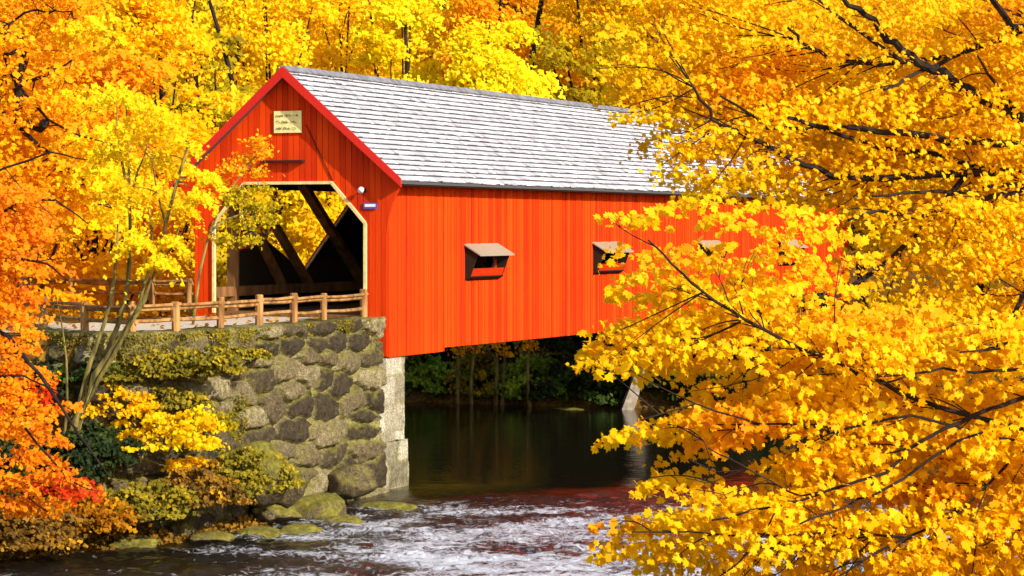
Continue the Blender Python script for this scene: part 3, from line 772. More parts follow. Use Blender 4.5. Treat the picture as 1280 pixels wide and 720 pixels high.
def tree(name,px,Y,H,Rr,mat,label,cat='tree',group=None,n=9000,leaf=.16,base=.22,bark_=BARK,shape=DIAM,sd=1,trunk=.2,clumps=70,flat_=.45,dens=1.0,topz=None,leanx=0,x=None,nl=16,nstem=1,low=0):
    rng=np.random.default_rng(sd*31+int(abs(px))+int(Y*7))
    X=(px-640)/F*Y if x is None else x; z0=gz(X,Y)-.1
    if topz: H=max(4,topz-z0)
    e=empty(name,(X,Y,z0),label,cat,group)
    # crown clump centres (an uneven ellipsoid of many separate sprays)
    u=rng.normal(size=(clumps,3)); u/=np.linalg.norm(u,axis=1,keepdims=True)
    rr=rng.uniform(.25,1,(clumps,1))**.55
    cz=H*(base+1)/2; ch=H*(1-base)/2
    asym=1+.22*np.sin(np.arctan2(u[:,1],u[:,0])*2+rng.uniform(0,6))[:,None]
    c=u*rr*np.array([[Rr,Rr,ch]])*np.concatenate([asym,asym,np.ones_like(asym)],1)
    tp=(c[:,2]/ch+1)/2; c[:,:2]*=(1-.45*tp**2)[:,None]      # narrower to the top
    c[:,2]+=cz; c[:,0]+=leanx*c[:,2]/H
    c[:,2]=np.maximum(c[:,2],.25+low)
    rad=Rr*rng.uniform(.16,.34,clumps)
    wts=rad**2; wts/=wts.sum(); k=rng.choice(clumps,int(n*dens),p=wts)
    g3=rng.normal(size=(len(k),3))*.5; g3[:,2]*=flat_; 
    g3[:,2]-=.25*(g3[:,0]**2+g3[:,1]**2)      # sprays droop at their rim
    C=c[k]+g3*rad[k][:,None]+np.array([[X,Y,z0]])
    ct=rng.uniform(0,1,clumps); tone=ct[k]
    leaf_obj('crown',C,leaf,shape,mat,e,rng,tone=tone,ftone=.5,spread=.42)
    m=MB()
    top=Vector((leanx*.9,0,H*.93))
    for st in range(nstem):
        off=Vector((rng.uniform(-.5,.5),rng.uniform(-.4,.4),0)) if nstem>1 else Vector()
        tp_=Vector(top)+ (Vector((rng.uniform(-1,1)*Rr*.5,rng.uniform(-1,1)*Rr*.3,0)) if nstem>1 else Vector())
        pts=limb_pts(off*.4,tp_,0,rng,7); m.tube(pts,[trunk*(1-.85*i/7)+.01 for i in range(8)],8,wob=.05)
    order=rng.permutation(clumps)[:nl]
    for j in order:
        t=max(.12,min(.85,(c[j][2]/H)*rng.uniform(.45,.8)))
        a=Vector((leanx*t*.9,0,H*.93*t)); r0=trunk*(1-.85*t)*.5
        pts=limb_pts(a,c[j],.06,rng,4); m.tube(pts,[r0*(1-.75*i/4)+.006 for i in range(5)],5)
    m.build('trunk',bark_,e)
    return e

# background wood: first the ones the eye can tell apart
BG=[
 (20,62,13.5,3.6,ORNG,'broad orange maple standing beyond the road at the left edge',1.0,None),
 (118,67,13.5,3.2,ORNG,'amber maple behind the log fence near the slender tree',1.0,None),
 (196,73,16,3.2,GOLD,'golden tree rising just left of the portal beyond the road',1.0,None),
 (250,80,17,2.4,OLIV,'thin olive yellow tree with dark trunk left of the gable peak',.36,None),
 (338,94,19,3.6,YELO,'tall yellow tree directly behind the gable peak',1.0,None),
 (430,99,19,3.6,GOLD,'orange gold tree behind the near end of the ridge',1.0,None),
 (503,93,None,2.6,LEMN,'narrow lemon yellow tree rising behind the roof ridge',1.3,16.8),
 (612,92,None,3.3,LEMN,'round lemon yellow crown just above the middle of the ridge',1.7,14.8),
 (728,97,19,2.6,OLIV,'sparse olive tree with dark forked trunk behind the roof',.4,None),
 (800,99,17,3.8,GOLD,'golden tree where the roof ridge meets the foreground maple',1.0,None),
 (900,100,17,4.2,YELO,'yellow tree behind the covered roof half hidden by the maple',1.0,None),
 (1010,103,17,4.2,GOLD,'gold tree behind the far half of the bridge roof',1.0,None),
]
for i,(px,Y,H,Rr,mt,lab,de,tz) in enumerate(BG):
    tree('autumn_tree',px,Y,H or 12,Rr,mt,lab,group='trees of the autumn wood behind the bridge',n=15000,leaf=.125,sd=i+3,dens=de,topz=tz,trunk=.24 if mt is OLIV else .17,clumps=95,base=.12)
tree('autumn_tree',1085,92,11,2.6,OLIV,'dull brownish olive tree just past the far end of the bridge',group='trees of the autumn wood behind the bridge',n=6000,leaf=.14,sd=77,dens=.8,trunk=.14)
for k,(x_,Y_,m_,l_) in enumerate([(17.5,89,YELO,'yellow tree on the far bank just past the bridge end'),(23,84,GOLD,'golden tree on the far bank well downstream of the bridge'),(27,76,YELO,'yellow tree nearest the water on the right far bank')]):
    tree('autumn_tree',0,Y_,12,3.2,m_,l_,group='trees of the autumn wood behind the bridge',n=8000,leaf=.13,sd=k+140,trunk=.16,x=x_,base=.1)
rows=[(112,range(-120,1420,120),[GOLD,YELO,ORNG,YELO,YELO]),(126,range(-80,1420,125),[YELO,YELO,GOLD,LEMN]),(142,range(-120,1420,130),[YELO,GOLD]),(160,range(-60,1420,150),[GOLD,YELO]),]
q=0
for (Y,rg_,mats) in rows:
    for px in rg_:
        q+=1
        tree('autumn_tree',px+random.uniform(-30,30),Y+random.uniform(-5,5),random.uniform(13,17),random.uniform(3.8,4.8),mats[q%len(mats)],'tall golden or amber tree massed with others high on the far wooded slope',group='golden trees massed on the far slope',n=9500,leaf=.165,sd=q+50,trunk=.18,clumps=80,base=.12,nl=12)
# left slope
for k,(px,Y,mt,Rr,lab) in enumerate([(-60,68,ORNG,3.8,'orange tree partly cut by the left edge of the view'),(70,80,YELO,3.8,'yellow tree behind the broad orange maple at the left'),(150,92,YELO,3.8,'pale yellow tree deep in the wood left of the gable'),(10,96,GOLD,4.2,'gold tree deep in the wood at the top left corner'),(245,98,YELO,3.6,'yellow tree far behind the olive tree by the gable'),(-80,105,ORNG,4.5,'orange tree far up the left slope')]):
    tree('autumn_tree',px,Y,16,Rr,mt,lab,group='trees of the autumn wood behind the bridge',n=14000,leaf=.13,sd=k+90,trunk=.16,clumps=90,base=.1)

# undergrowth shrubs behind the road
def shrub(px,py,Y,Rr,H,mat,label,n=2500,leaf=.09,shape=SMALL,sd=1,group=None,name='shrub',flat_=.5,bark_=BARK,z=None,clumps=26):
    rng=np.random.default_rng(sd*13+5); q=P(px,py,Y); z0=q.z if z is None else z
    e=empty(name,(q.x,Y,z0),label,'shrub',group)
    u=rng.normal(size=(clumps,3)); u/=np.linalg.norm(u,axis=1,keepdims=True); u[:,2]=np.abs(u[:,2])
    c=u*rng.uniform(.3,1,(clumps,1))**.6*np.array([[Rr,Rr*.8,H]])
    rad=Rr*rng.uniform(.12,.30,clumps)
    k=rng.integers(0,clumps,n); g3=rng.normal(size=(n,3))*.5; g3[:,2]*=flat_; g3[:,2]-=.25*(g3[:,0]**2+g3[:,1]**2)
    C=c[k]+g3*rad[k][:,None]; C[:,2]=np.maximum(C[:,2],.02)
    ct=rng.uniform(0,1,clumps)
    leaf_obj('foliage',C+np.array([[q.x,Y,z0]]),leaf,shape,mat,e,rng,tone=ct[k],ftone=.5,spread=.6)
    m=MB()
    for j in range(min(9,clumps)):
        pts=limb_pts((rng.uniform(-.1,.1),rng.uniform(-.1,.1),-.15),c[j]*.95,.05,rng,4); m.tube(pts,[.025,.02,.015,.01,.006],5)
    m.build('stems',bark_,e)
    return e
und='dark undergrowth shrubs beyond the road'
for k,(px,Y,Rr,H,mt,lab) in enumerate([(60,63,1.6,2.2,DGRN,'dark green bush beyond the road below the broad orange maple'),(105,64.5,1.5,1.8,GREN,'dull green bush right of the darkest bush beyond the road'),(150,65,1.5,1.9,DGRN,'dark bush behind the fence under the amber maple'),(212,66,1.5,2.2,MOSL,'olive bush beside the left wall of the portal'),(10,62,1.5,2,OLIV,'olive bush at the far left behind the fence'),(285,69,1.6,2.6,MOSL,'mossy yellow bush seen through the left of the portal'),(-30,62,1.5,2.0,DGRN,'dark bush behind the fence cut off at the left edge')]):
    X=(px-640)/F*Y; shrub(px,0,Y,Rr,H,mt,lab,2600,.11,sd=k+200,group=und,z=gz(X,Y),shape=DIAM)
# seen through the portal and upstream openings
tree('autumn_tree',385,80,9,2.4,YELO,'yellow tree on the upstream bank seen through the portal',n=6000,leaf=.13,sd=301,trunk=.13,base=.25,x=-6.2)
tree('autumn_tree',340,72,7,1.8,OLIV,'small olive tree on the near bank seen through the portal',n=3500,leaf=.10,sd=302,trunk=.1,x=-9.0)
# far bank below the bridge
fbk='green bushes on the far shore under the bridge'
fb_list=[(520,86,1.3,1.9,BUSHLIT),(556,87,1.4,1.5,BUSHLIT),(600,86.5,1.3,1.5,MOSL),(640,86,1.2,1.2,BUSHLIT),(675,85,1.3,1.6,BUSHLIT),(712,84.5,1.5,2.4,DGRN),(748,84,1.4,2.2,GREN),(545,90,1.8,3.6,DGRN),(610,91,1.9,3.8,DGRN),(675,91,2,4,DGRN),(735,90,2,4,DGRN),(500,91,2,3.6,DGRN),(790,88,2,3.5,DGRN),(850,88,2.2,3.8,DGRN),(930,90,2.4,4,DGRN),(1010,92,2.4,4,DGRN)]  # back row leaves coloured dark to stand in for shade in the wood
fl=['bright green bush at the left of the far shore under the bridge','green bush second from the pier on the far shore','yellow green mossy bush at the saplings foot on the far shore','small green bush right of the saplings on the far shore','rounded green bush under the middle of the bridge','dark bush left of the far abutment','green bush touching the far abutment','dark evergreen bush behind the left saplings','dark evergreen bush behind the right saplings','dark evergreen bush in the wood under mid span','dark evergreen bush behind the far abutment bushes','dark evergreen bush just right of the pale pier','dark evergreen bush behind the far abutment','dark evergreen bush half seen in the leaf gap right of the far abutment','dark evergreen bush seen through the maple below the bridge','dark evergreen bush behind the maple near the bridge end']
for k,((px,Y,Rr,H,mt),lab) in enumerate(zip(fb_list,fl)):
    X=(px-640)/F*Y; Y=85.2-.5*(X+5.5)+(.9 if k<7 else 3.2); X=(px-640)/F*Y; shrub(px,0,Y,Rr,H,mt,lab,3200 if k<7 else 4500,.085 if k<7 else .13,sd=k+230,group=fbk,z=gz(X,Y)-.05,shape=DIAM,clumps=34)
sap='slender saplings on the far shore'
for k,(px,top,lab) in enumerate([(572,441,'leftmost slender sapling on the far shore'),(590,437,'leaning second sapling on the far shore'),(619,434,'tall pale sapling on the far shore with an orange leaf tuft'),(627,445,'short sapling right of the tall pale one on the far shore'),(665,433,'dark sapling with orange leaf tuft under mid span')]):
    Y=84.2-.5*((px-640)/F*84+5.5)+.9; X=(px-640)/F*Y; z0=gz(X,Y); e=empty('sapling',(X,Y,z0),lab,'tree',sap)
    zt=CH-(top-HZ)/F*Y-z0; rng=np.random.default_rng(k+900); m=MB()
    lean=(px-600)*.002-.1; pts=limb_pts((0,0,-.1),(-lean*(k%2)*2+.05,0,zt+.9),0,rng,5); m.tube(pts,[.075,.07,.06,.05,.04,.03],7)
    m.build('trunk',BARKO,e)
    C=rng.normal(size=(70,3))*np.array([[.16,.16,.10]])+np.array([[X+pts[4].x,Y,z0+zt+.1]])
    leaf_obj('foliage',C,.075,SMALL,ORNG,e,rng)

# bank vegetation on the near left side
bg_='bushes on the bank below the stone wall'
bank=[(205,540,46.9,1.15,1.0,YELO,'bright yellow leaved bush in front of the mossy wall',2300,.06),
 (150,500,47.2,.9,.8,GOLD,'golden bush beside the slender tree below the fence',1100,.055),
 (190,455,47.6,1.0,.75,MOSL,'mossy olive bush hanging over the wall top below the fence',2600,.06),
 (255,450,47.5,.85,.65,MOSL,'olive bush trailing over the wall right of the other hanging bush',2200,.055),
 (120,455,47.6,.9,.7,GREN,'dark green bush at the wall top behind the slender tree',2200,.06),
 (310,430,49.0,.55,.3,MOSL,'thin tuft of moss and weeds on the wall top near the fence',900,.045),
 (300,600,47.4,.8,1.1,MOSL,'dark olive bush at the foot of the stone wall',3200,.055),
 (250,610,46.6,.9,.9,BRWN,'russet bush left of the wall foot',2800,.06),
 (345,590,48.6,.55,.75,MOSL,'mossy shrub against the wall behind the boulder',2000,.05),
 (180,625,46.0,1.0,.75,MOSL,'olive brown low bush above the dark water',2800,.06),
 (100,640,45.3,1.1,.8,RUST,'rust orange low bush at the lower left bank',3000,.065),
 (30,660,44.3,1.2,.8,BRWN,'dark russet bush under the flame coloured maple',3000,.065),
 (120,560,46.6,1.0,.9,DGRN,'dark green bush at the foot of the slender tree',2600,.06),
 (60,580,46.2,1.1,.9,DGRN,'darkest green bush behind the flame coloured maple',2600,.06),
 (-20,600,45.6,1.3,1.2,DGRN,'dark bush behind the maple at the left edge',2600,.07),
 (60,470,47.8,1.2,1.0,DGRN,'dark green bush below the fence at the far left',2600,.07),
 (215,490,47.5,.75,.5,MOSL,'olive weedy bush in the middle of the overgrown wall',1500,.05),
 (262,520,47.9,.5,.45,OLIV,'small yellow olive bush against the wall right of the bright yellow bush',800,.045),
 (235,572,47.0,.5,.35,GOLD,'small golden tuft low on the bank',900,.055)]
for k,(px,py,Y,Rr,H,mt,lab,n,lf) in enumerate(bank):
    q=P(px,py,Y); shrub(px,py+18,Y-.2,Rr,H*.9,mt,lab,n,lf,sd=k+400,group=bg_,flat_=.3,clumps=60,bark_=BARKO)
wm=leaf_obj('wall_moss',WALLMOSS,.028,DIAM,MOSL,None,rng,tone=fbm(WALLMOSS[:,1],WALLMOSS[:,2],15,1.2),ftone=.5,spread=.7); wm.parent=rw
# ground cover: fallen leaves and low growth nobody could count
rng=np.random.default_rng(5); n=26000
X=rng.uniform(-12.5,-3.6,n); Y=rng.uniform(43.2,49.8,n); d,ins=polydist(X,Y,RIV); dp,inp=polydist(X,Y,PLAT)
ok=(~ins)&(~inp)&(d<5); X=X[ok];Y=Y[ok]; Z=height(X,Y)+rng.uniform(0,.22,len(X))*fbm(X,Y,8,1.2)*2
gc=leaf_obj('ground_cover',np.stack([X,Y,Z],1),.06,SMALL,BRWN,None,rng,tone=fbm(X,Y,15,.9),ftone=.5,spread=.7); gc['kind']='stuff'; 
n=30000; X=rng.uniform(-34,-4,n); Y=rng.uniform(50,70,n); Z=height(X,Y); d,ins=polydist(X,Y,RIV); ok=(~ins)&(Z>3.9); X=X[ok];Y=Y[ok];Z=Z[ok]
onroad=np.zeros(len(X),bool)
for a,b in zip(rc[:-1],rc[1:]):
    t=np.clip(((X-a.x)*(b.x-a.x)+(Y-a.y)*(b.y-a.y))/((b-a).length_squared),0,1); onroad|=np.hypot(X-a.x-t*(b.x-a.x),Y-a.y-t*(b.y-a.y))<2.9
keep=~onroad|(rng.uniform(size=len(X))<.05)
X=X[keep];Y=Y[keep];Z=Z[keep]
gc=leaf_obj('fallen_leaves',np.stack([X,Y,Z+rng.uniform(.03,.12,len(X))],1),.07,SMALL,RUST,None,rng,n0=np.array([0,0,1.]),spread=.5); gc['kind']='stuff'
n=16000; X=rng.uniform(-16,14,n); Y=rng.uniform(78,95,n); d,ins=polydist(X,Y,RIV); ok=(~ins)&(d<6); X=X[ok];Y=Y[ok]
gc=leaf_obj('ground_cover',np.stack([X,Y,height(X,Y)+rng.uniform(.0,.25,len(X))],1),.09,DIAM,GREN,None,rng,tone=fbm(X,Y,15,.5),ftone=.6,spread=.7); gc['kind']='stuff'

# slender multi-stemmed tree in front of the fence
TY=46.4; root=P(84,566,TY)
e=empty('slender_tree',root,'slender many stemmed tree with mossy olive bark leaning right before the fence','tree')
def L_(pts,Y0=TY,dY=0): return [P(x,y,Y0+dY*i/(len(pts)-1))-root for i,(x,y) in enumerate(pts)]
stems=[([(84,566),(95,525),(118,470),(150,425),(180,375),(198,330),(207,280),(222,225),(236,178)],.085,-.4),
([(90,560),(105,505),(128,455),(148,405),(160,355),(163,300),(162,250),(160,180),(158,130)],.07,.8),
([(86,560),(98,510),(112,455),(132,400),(143,350),(147,300),(147,280)],.06,.3),
([(95,540),(120,480),(150,430),(172,385),(182,350),(192,320),(190,290),(185,260)],.05,-.9),
([(80,560),(84,500),(83,450),(78,410),(70,370),(64,395)],.03,.2),
([(162,250),(152,200),(147,170),(146,130)],.035,.5),([(162,250),(172,215),(182,190),(186,170)],.03,.5),([(198,330),(215,310),(224,285)],.025,-.4),([(207,280),(196,240),(190,200)],.025,-.6)]
m=MB(); tips=[]
for pts,r,dY in stems:
    q=L_(pts,TY,dY); m.tube(q,[max(.012,r*(1-.75*i/(len(q)-1))) for i in range(len(q))],8,wob=.06); tips+=q[-3:]
m.build('trunk',BARKO,e)
rng=np.random.default_rng(44)
cl=[(165,165,26,14),(200,200,30,10),(232,212,22,8),(190,245,28,9),(222,258,22,7),(172,300,20,8),(150,235,22,9),(262,222,16,6),(205,160,24,10),(200,325,18,6),(228,180,22,8),(150,120,26,10),(250,245,16,6),(190,135,22,9),(215,300,16,6),(140,190,20,8)]
C=[];tn=[]; m=MB()
for (x,y,rx,ry) in cl:
    c=P(x,y,TY+rng.uniform(-1.2,1.5)); n=300; g3=rng.normal(size=(n,3))*.62
    sc=TY/F; C.append(np.array(c)[None]+g3*np.array([[rx*sc*1.1,.55,ry*sc]])-np.array([[0,0,1]])*(g3[:,0:1]**2)*.2); tn+=[rng.uniform()]*n
    tp=min(tips,key=lambda t:(t+root-c).length); pts=limb_pts(tp,c-root,.05,rng,4); m.tube(pts,[.016,.013,.01,.008,.005],5)
m.build('branches',BARKO,e)
leaf_obj('foliage',np.concatenate(C),.055,SMALL,YELO,e,rng,tone=np.array(tn),ftone=.5)

# orange branch reaching over the gable, from a young maple beside the portal
YM=52.4; rt=P(240,392,YM); rt.z=3.95
e=empty('young_maple',rt,'young orange maple whose sprays hang over the left of the red gable','tree')
m=MB(); rng=np.random.default_rng(61)
mains=[[(240,392),(250,340),(262,290),(285,240),(312,205),(330,180)],[(262,290),(280,275),(300,268)]]
ends=[]
for k,pts in enumerate(mains):
    q=[P(x,y,YM+.25*i)-rt for i,(x,y) in enumerate(pts)]
    if k==0: q[0]=Vector((0,0,-.1))
    m.tube(q,[.03*(1-.8*i/(len(q)-1))+.005 for i in range(len(q))],6); ends+=q
C=[];tn=[];C2=[]
for (x,y,rx,ry,n,w) in [(322,178,15,9,150,0),(305,198,16,8,130,0),(318,215,16,8,120,0),(288,212,16,7,170,0),(272,228,16,6,170,0),(330,192,12,7,90,0),(252,244,16,6,150,0),(292,250,18,9,280,1),(318,258,18,9,240,1),(300,280,18,9,260,1),(335,275,14,8,140,1),(280,300,14,9,200,1),(312,300,14,7,160,1),(300,240,16,8,200,1),(326,236,14,5,120,1)]:
    c=P(x,y,YM+rng.uniform(.6,1.5)); g3=rng.normal(size=(n,3))*.5; sc=YM/F
    cc=np.array(c)[None]+g3*np.array([[rx*sc*1.15,.4,ry*sc]])
    (C if w==0 else C2).append(cc)
    tp=min(ends,key=lambda t:(t+rt-c).length); pts=limb_pts(tp,c-rt,.05,rng,4); m.tube(pts,[.014,.012,.01,.007,.004],5)
m.build('trunk',BARKO,e)
leaf_obj('foliage',np.concatenate(C),.05,SMALL,ORNG,e,rng)
leaf_obj('foliage',np.concatenate(C2),.048,SMALL,OLIV,e,rng)

# generic maple whose branches follow measured polylines, sprays of leaves on twigs
def maple(label,base,Ymid,mains,sprays,mat,leafsz,npl,seed,name='maple_tree',trunk_pts=None,shape=MAPLE,rtrunk=.2,spw=.42,flat_=.34,tonefn=None,bark_=BARK,twig=.012,mat2=None,sel2=None,twp=.35,side=-1):
    rng=np.random.default_rng(seed); e=empty(name,base,label,'tree')
    m=MB(); bpts=[]
    if trunk_pts:
        q=[Vector(p)-base for p in trunk_pts]; m.tube(q,[rtrunk*(1-.6*i/(len(q)-1)) for i in range(len(q))],12,wob=.05); m.build('trunk',bark_,e)
    m=MB()
    for (pts,Ya,Yb,r0,r1) in mains:
        n=len(pts); q=[]
        for i,(x,y) in enumerate(pts):
            t=i/(n-1); q.append(P(x,y,Ya+(Yb-Ya)*t)-base)
        if trunk_pts and (pts[0][0]>=1340 or pts[0][0]<=-90):
            tz=max(min(q[0].z-.35,Vector(trunk_pts[-1]).z-base.z-.1),.8); tq=[Vector(p)-base for p in trunk_pts]
            for ta,tb in zip(tq[:-1],tq[1:]):
                if ta.z<=tz<=tb.z: q.insert(0,ta.lerp(tb,(tz-ta.z)/max(1e-6,tb.z-ta.z))); break
        elif bpts:
            q[0]=min(bpts,key=lambda b_:(b_-q[0]).length).copy()
        qq=[]
        for a,b in zip(q[:-1],q[1:]):
            for k in range(3): qq.append(a.lerp(b,k/3)+Vector(rng.normal(size=3))*r1*1.0)
        qq.append(q[-1]); rr=[r0+(r1-r0)*i/(len(qq)-1) for i in range(len(qq))]
        m.tube(qq,rr,7,wob=.12); bpts+=qq
    m.build('branches',bark_,e)
    BP=np.array([p[:] for p in bpts]); C=[];T=[];S2=[]
    tw=MB()
    for (x,y,Y,sc) in sprays:
        w=spw*sc**.5; c=np.array(P(x,y,Y)-base); c[0]-=side*.28*w; n=max(6,int(npl*sc*rng.uniform(.7,1.3)))
        dirv=np.array([side,rng.uniform(-.9,.9),rng.uniform(-.45,.15)]); dirv/=np.linalg.norm(dirv)
        lat=np.cross(dirv,[0,0,1]); lat/=np.linalg.norm(lat); up=np.cross(lat,dirv)
        a=rng.uniform(-1,1,n); b=rng.normal(size=n)*.42*(1-.35*a); cz=rng.normal(size=n)
        w=spw*sc**.5
        pts=c[None]+dirv[None]*(a*w)[:,None]+lat[None]*(b*w)[:,None]+up[None]*((cz*.28*flat_-.16*b*b-.10*(a>0)*a*a)*w)[:,None]
        pts[:,2]-=rng.uniform(0,leafsz*1.2,n)
        C.append(pts); T+=[rng.uniform()]*n
        S2+=[bool(sel2 and sel2(x,y))]*n
        dd=((BP-c)**2).sum(1)+1.5*np.maximum(0,c[0]-BP[:,0])**2; j=int(dd.argmin()); a0=Vector(BP[j]); a1=Vector(c+dirv*w*.9); L=(a1-a0).length
        if L<1.7 and rng.uniform()<(twp if sc>.4 else .12):
            q=limb_pts(a0,a1,-.04 if rng.uniform()<.5 else .05,rng,5); tw.tube(q,[twig*(1-.13*i) for i in range(6)],4)
            for h in range(2):
                p0=q[3]; p1=Vector(c+lat*w*rng.uniform(-.7,.7)+dirv*w*rng.uniform(0,.6)); tw.tube([p0,(p0+p1)/2+Vector((0,0,.02)),p1],[twig*.5,twig*.4,twig*.25],3)
    tw.build('twigs',bark_,e)
    C=np.concatenate(C)+np.array(base)[None]; T=np.array(T); S2=np.array(S2)
    for msk,mt in ((~S2,mat),(S2,mat2)):
        if msk.sum()==0 or mt is None: continue
        leaf_obj('foliage',C[msk],leafsz,shape,mt,e,rng,tone=T[msk],ftone=.55,spread=.45)
    return e
def inpoly(x,y,poly):
    c=False; n=len(poly)
    for i in range(n):
        x0,y0=poly[i]; x1,y1=poly[(i+1)%n]
        if (y0>y)!=(y1>y) and x<(x1-x0)*(y-y0)/(y1-y0)+x0: c=not c
    return c
def scatter(poly,n,Yfn,holes=(),thin=(),seed=0,sc=(.7,1.3),mind=9):
    rg=random.Random(seed); out=[]; xs=[p[0] for p in poly]; ys=[p[1] for p in poly]; tr=0
    while len(out)<n and tr<n*60:
        tr+=1; x=rg.uniform(min(xs),max(xs)); y=rg.uniform(min(ys),max(ys))
        if not inpoly(x,y,poly): continue
        if any(((x-a)/rx)**2+((y-b)/ry)**2<1 for a,b,rx,ry in holes): continue
        p=1
        for a,b,rx,ry,pp in thin:
            if ((x-a)/rx)**2+((y-b)/ry)**2<1: p=min(p,pp)
        if rg.random()>p: continue
        out.append((x,y,Yfn(x,y,rg),rg.uniform(*sc)))
    return out

# ---- upper right maple (further off, finer leaves)
mainsB=[([(1420,250),(1340,190),(1280,150),(1230,125),(1200,105),(1170,85),(1140,68),(1110,48),(1080,20),(1050,-8)],23.9,22.9,.075,.024),
 ([(1420,215),(1340,190),(1280,182),(1200,176),(1150,168),(1080,162),(1020,158),(985,147)],23.9,22.9,.06,.018),
 ([(1420,240),(1320,225),(1235,214),(1170,218),(1110,224),(1040,222),(985,195),(935,170),(890,150),(868,110)],23.9,22.9,.06,.013),
 ([(1420,260),(1330,235),(1255,243),(1200,262),(1150,270),(1100,262),(1060,275)],23.9,22.9,.045,.013),
 ([(1200,255),(1130,310),(1065,358),(1030,380)],23.9,22.9,.03,.013),
 ([(1400,80),(1310,35),(1262,35),(1240,0),(1230,-20)],23.9,22.9,.06,.02),
 ([(1262,42),(1190,75),(1130,100),(1105,112)],23.9,22.9,.03,.013),
 ([(1170,85),(1098,80),(1040,75),(1000,50),(985,35)],23.9,22.9,.025,.013),
 ([(1235,214),(1180,195),(1100,185),(1030,160),(960,158),(900,120)],23.9,22.9,.03,.011),
 ([(1110,48),(1040,15),(1010,-10)],23.9,22.9,.025,.01),([(1270,130),(1240,100),(1222,70)],23.9,22.9,.025,.01),([(1280,200),(1220,240),(1150,240),(1090,245)],23.9,22.9,.025,.011),
 ([(1400,300),(1320,330),(1280,370),(1240,440),(1210,480)],23.9,22.9,.05,.01)]
polyB=[(800,-30),(785,15),(762,55),(757,95),(778,118),(798,150),(835,178),(815,205),(815,222),(850,228),(900,236),(960,240),(1020,255),(1060,275),(1075,330),(1100,385),(1150,420),(1200,460),(1340,460),(1340,-30)]
spB=scatter(polyB,600,lambda x,y,r: 23.0+r.random()*2.8, holes=[(1012,208,26,16),(1000,225,26,9),(866,160,8,5),(845,185,10,7),(980,222,14,8)],thin=[(900,205,60,18,.55)],seed=3)
baseB=Vector((6.9,25.2,gz(6.9,25.2)-.1))
maple('tall golden maple filling the upper right with dark branches over the roof',baseB,24,mainsB,spB,GOLD,.040,95,71,
      trunk_pts=[baseB-Vector((0,0,.1)),baseB+Vector((.1,0,1.6)),Vector((6.75,25.1,5.0)),Vector((6.6,25.0,6.6)),Vector((6.9,25.0,8.8)),Vector((6.8,25,11))],rtrunk=.2,spw=.48,mat2=ORNG,sel2=lambda x,y:(math.sin(x*.021+y*.013)+math.sin(y*.03-x*.008))>1.6,twig=.008)
# ---- lower right maple (nearer, large leaves)
mainsA=[([(1420,430),(1340,475),(1280,498),(1240,510),(1180,535),(1140,560),(1110,590),(1060,605),(1000,625),(940,640),(890,650)],17.3,16.65,0.0203,0.0072),
 ([(1420,480),(1340,520),(1280,530),(1200,550),(1150,585),(1090,620),(1040,640),(1000,655)],17.3,16.65,0.0162,0.0072),
 ([(1060,605),(1000,622),(960,600),(925,580),(885,560)],16.9,16.65,0.0070,0.0048),
 ([(975,640),(945,680),(915,710)],16.9,16.65,0.0058,0.0064),
 ([(1400,560),(1250,530),(1150,500),(1080,470),(1000,435),(930,400),(880,365),(840,330),(810,300)],17.3,16.65,0.0232,0.0064),
 ([(1420,440),(1330,450),(1280,460),(1220,465),(1160,462),(1100,480)],17.3,16.65,0.0162,0.0072),
 ([(1340,400),(1280,415),(1250,435),(1200,440)],17.3,16.65,0.0104,0.0072),
 ([(1280,600),(1200,640),(1100,690),(1040,725)],17.3,16.65,0.0116,0.0072),
 ([(1400,600),(1330,560),(1240,545),(1140,520),(1050,535),(950,530),(870,505),(800,525)],17.3,16.65,0.0145,0.0048),
 ([(1420,650),(1300,660),(1180,675),(1050,665),(950,672),(860,665),(790,665)],17.3,16.65,0.0145,0.0048),
 ([(925,580),(895,590),(862,575)],16.9,16.65,0.0029,0.0036),([(925,580),(890,604),(858,598)],16.9,16.65,0.0029,0.0036),([(900,572),(880,552),(868,548)],16.9,16.65,0.0023,0.0036),([(940,600),(905,618),(870,612)],16.9,16.65,0.0029,0.0036)]
polyA=[(765,372),(755,392),(765,410),(745,430),(752,446),(790,448),(800,468),(812,476),(840,468),(900,490),(880,503),(800,520),(760,538),(775,548),(830,556),(845,575),(832,590),(815,598),(830,610),(848,600),(850,570),(900,540),(960,530),(1000,545),(960,580),(940,610),(900,612),(862,618),(850,635),(800,650),(775,662),(762,688),(800,690),(840,700),(850,760),(1420,760),(1420,380),(1290,390),(1180,400),(1100,385),(1060,378),(1000,362),(940,352),(880,356),(820,362)]
spA=scatter(polyA,540,lambda x,y,r: 16.75+r.random()*2.2, holes=[(940,462,26,16),(866,468,30,9),(1003,470,12,9),(915,560,26,16)],thin=[(1050,360,90,20,.5)],seed=8)
# leaf tufts hanging in front of the red wall
extra=[(768,268,2),(792,272,2),(815,262,2),(840,300,2),(775,300,1),(822,312,2),(850,322,2),(755,322,1),(895,268,2),(915,278,2),(900,300,2),(880,318,2),(905,330,3),(930,345,3),(980,285,2),(1000,278,2),(1022,290,3),(1040,296,1),(955,300,2),(940,318,2),(985,310,3),(1010,325,3),(995,340,2),(770,345,2),(800,335,3),(780,365,2),(865,345,3),(840,352,3),(1065,320,2),(1030,345,2),(1045,360,2),(742,432,2),(755,542,2),(778,538,2),(820,600,2),(826,593,1),(870,246,2),(835,250,2),(910,250,2),(950,256,2),(985,262,2),(1015,268,1),(768,655,2),(752,690,1),(790,660,2)]
rg=random.Random(12)
for x,y,k in extra:
    for j in range(k): spA.append((x+rg.uniform(-10,10),y+rg.uniform(-5,5),17+rg.random()*1.2,.25))
baseA=Vector((5.3,18.8,gz(5.3,18.8)-.1))
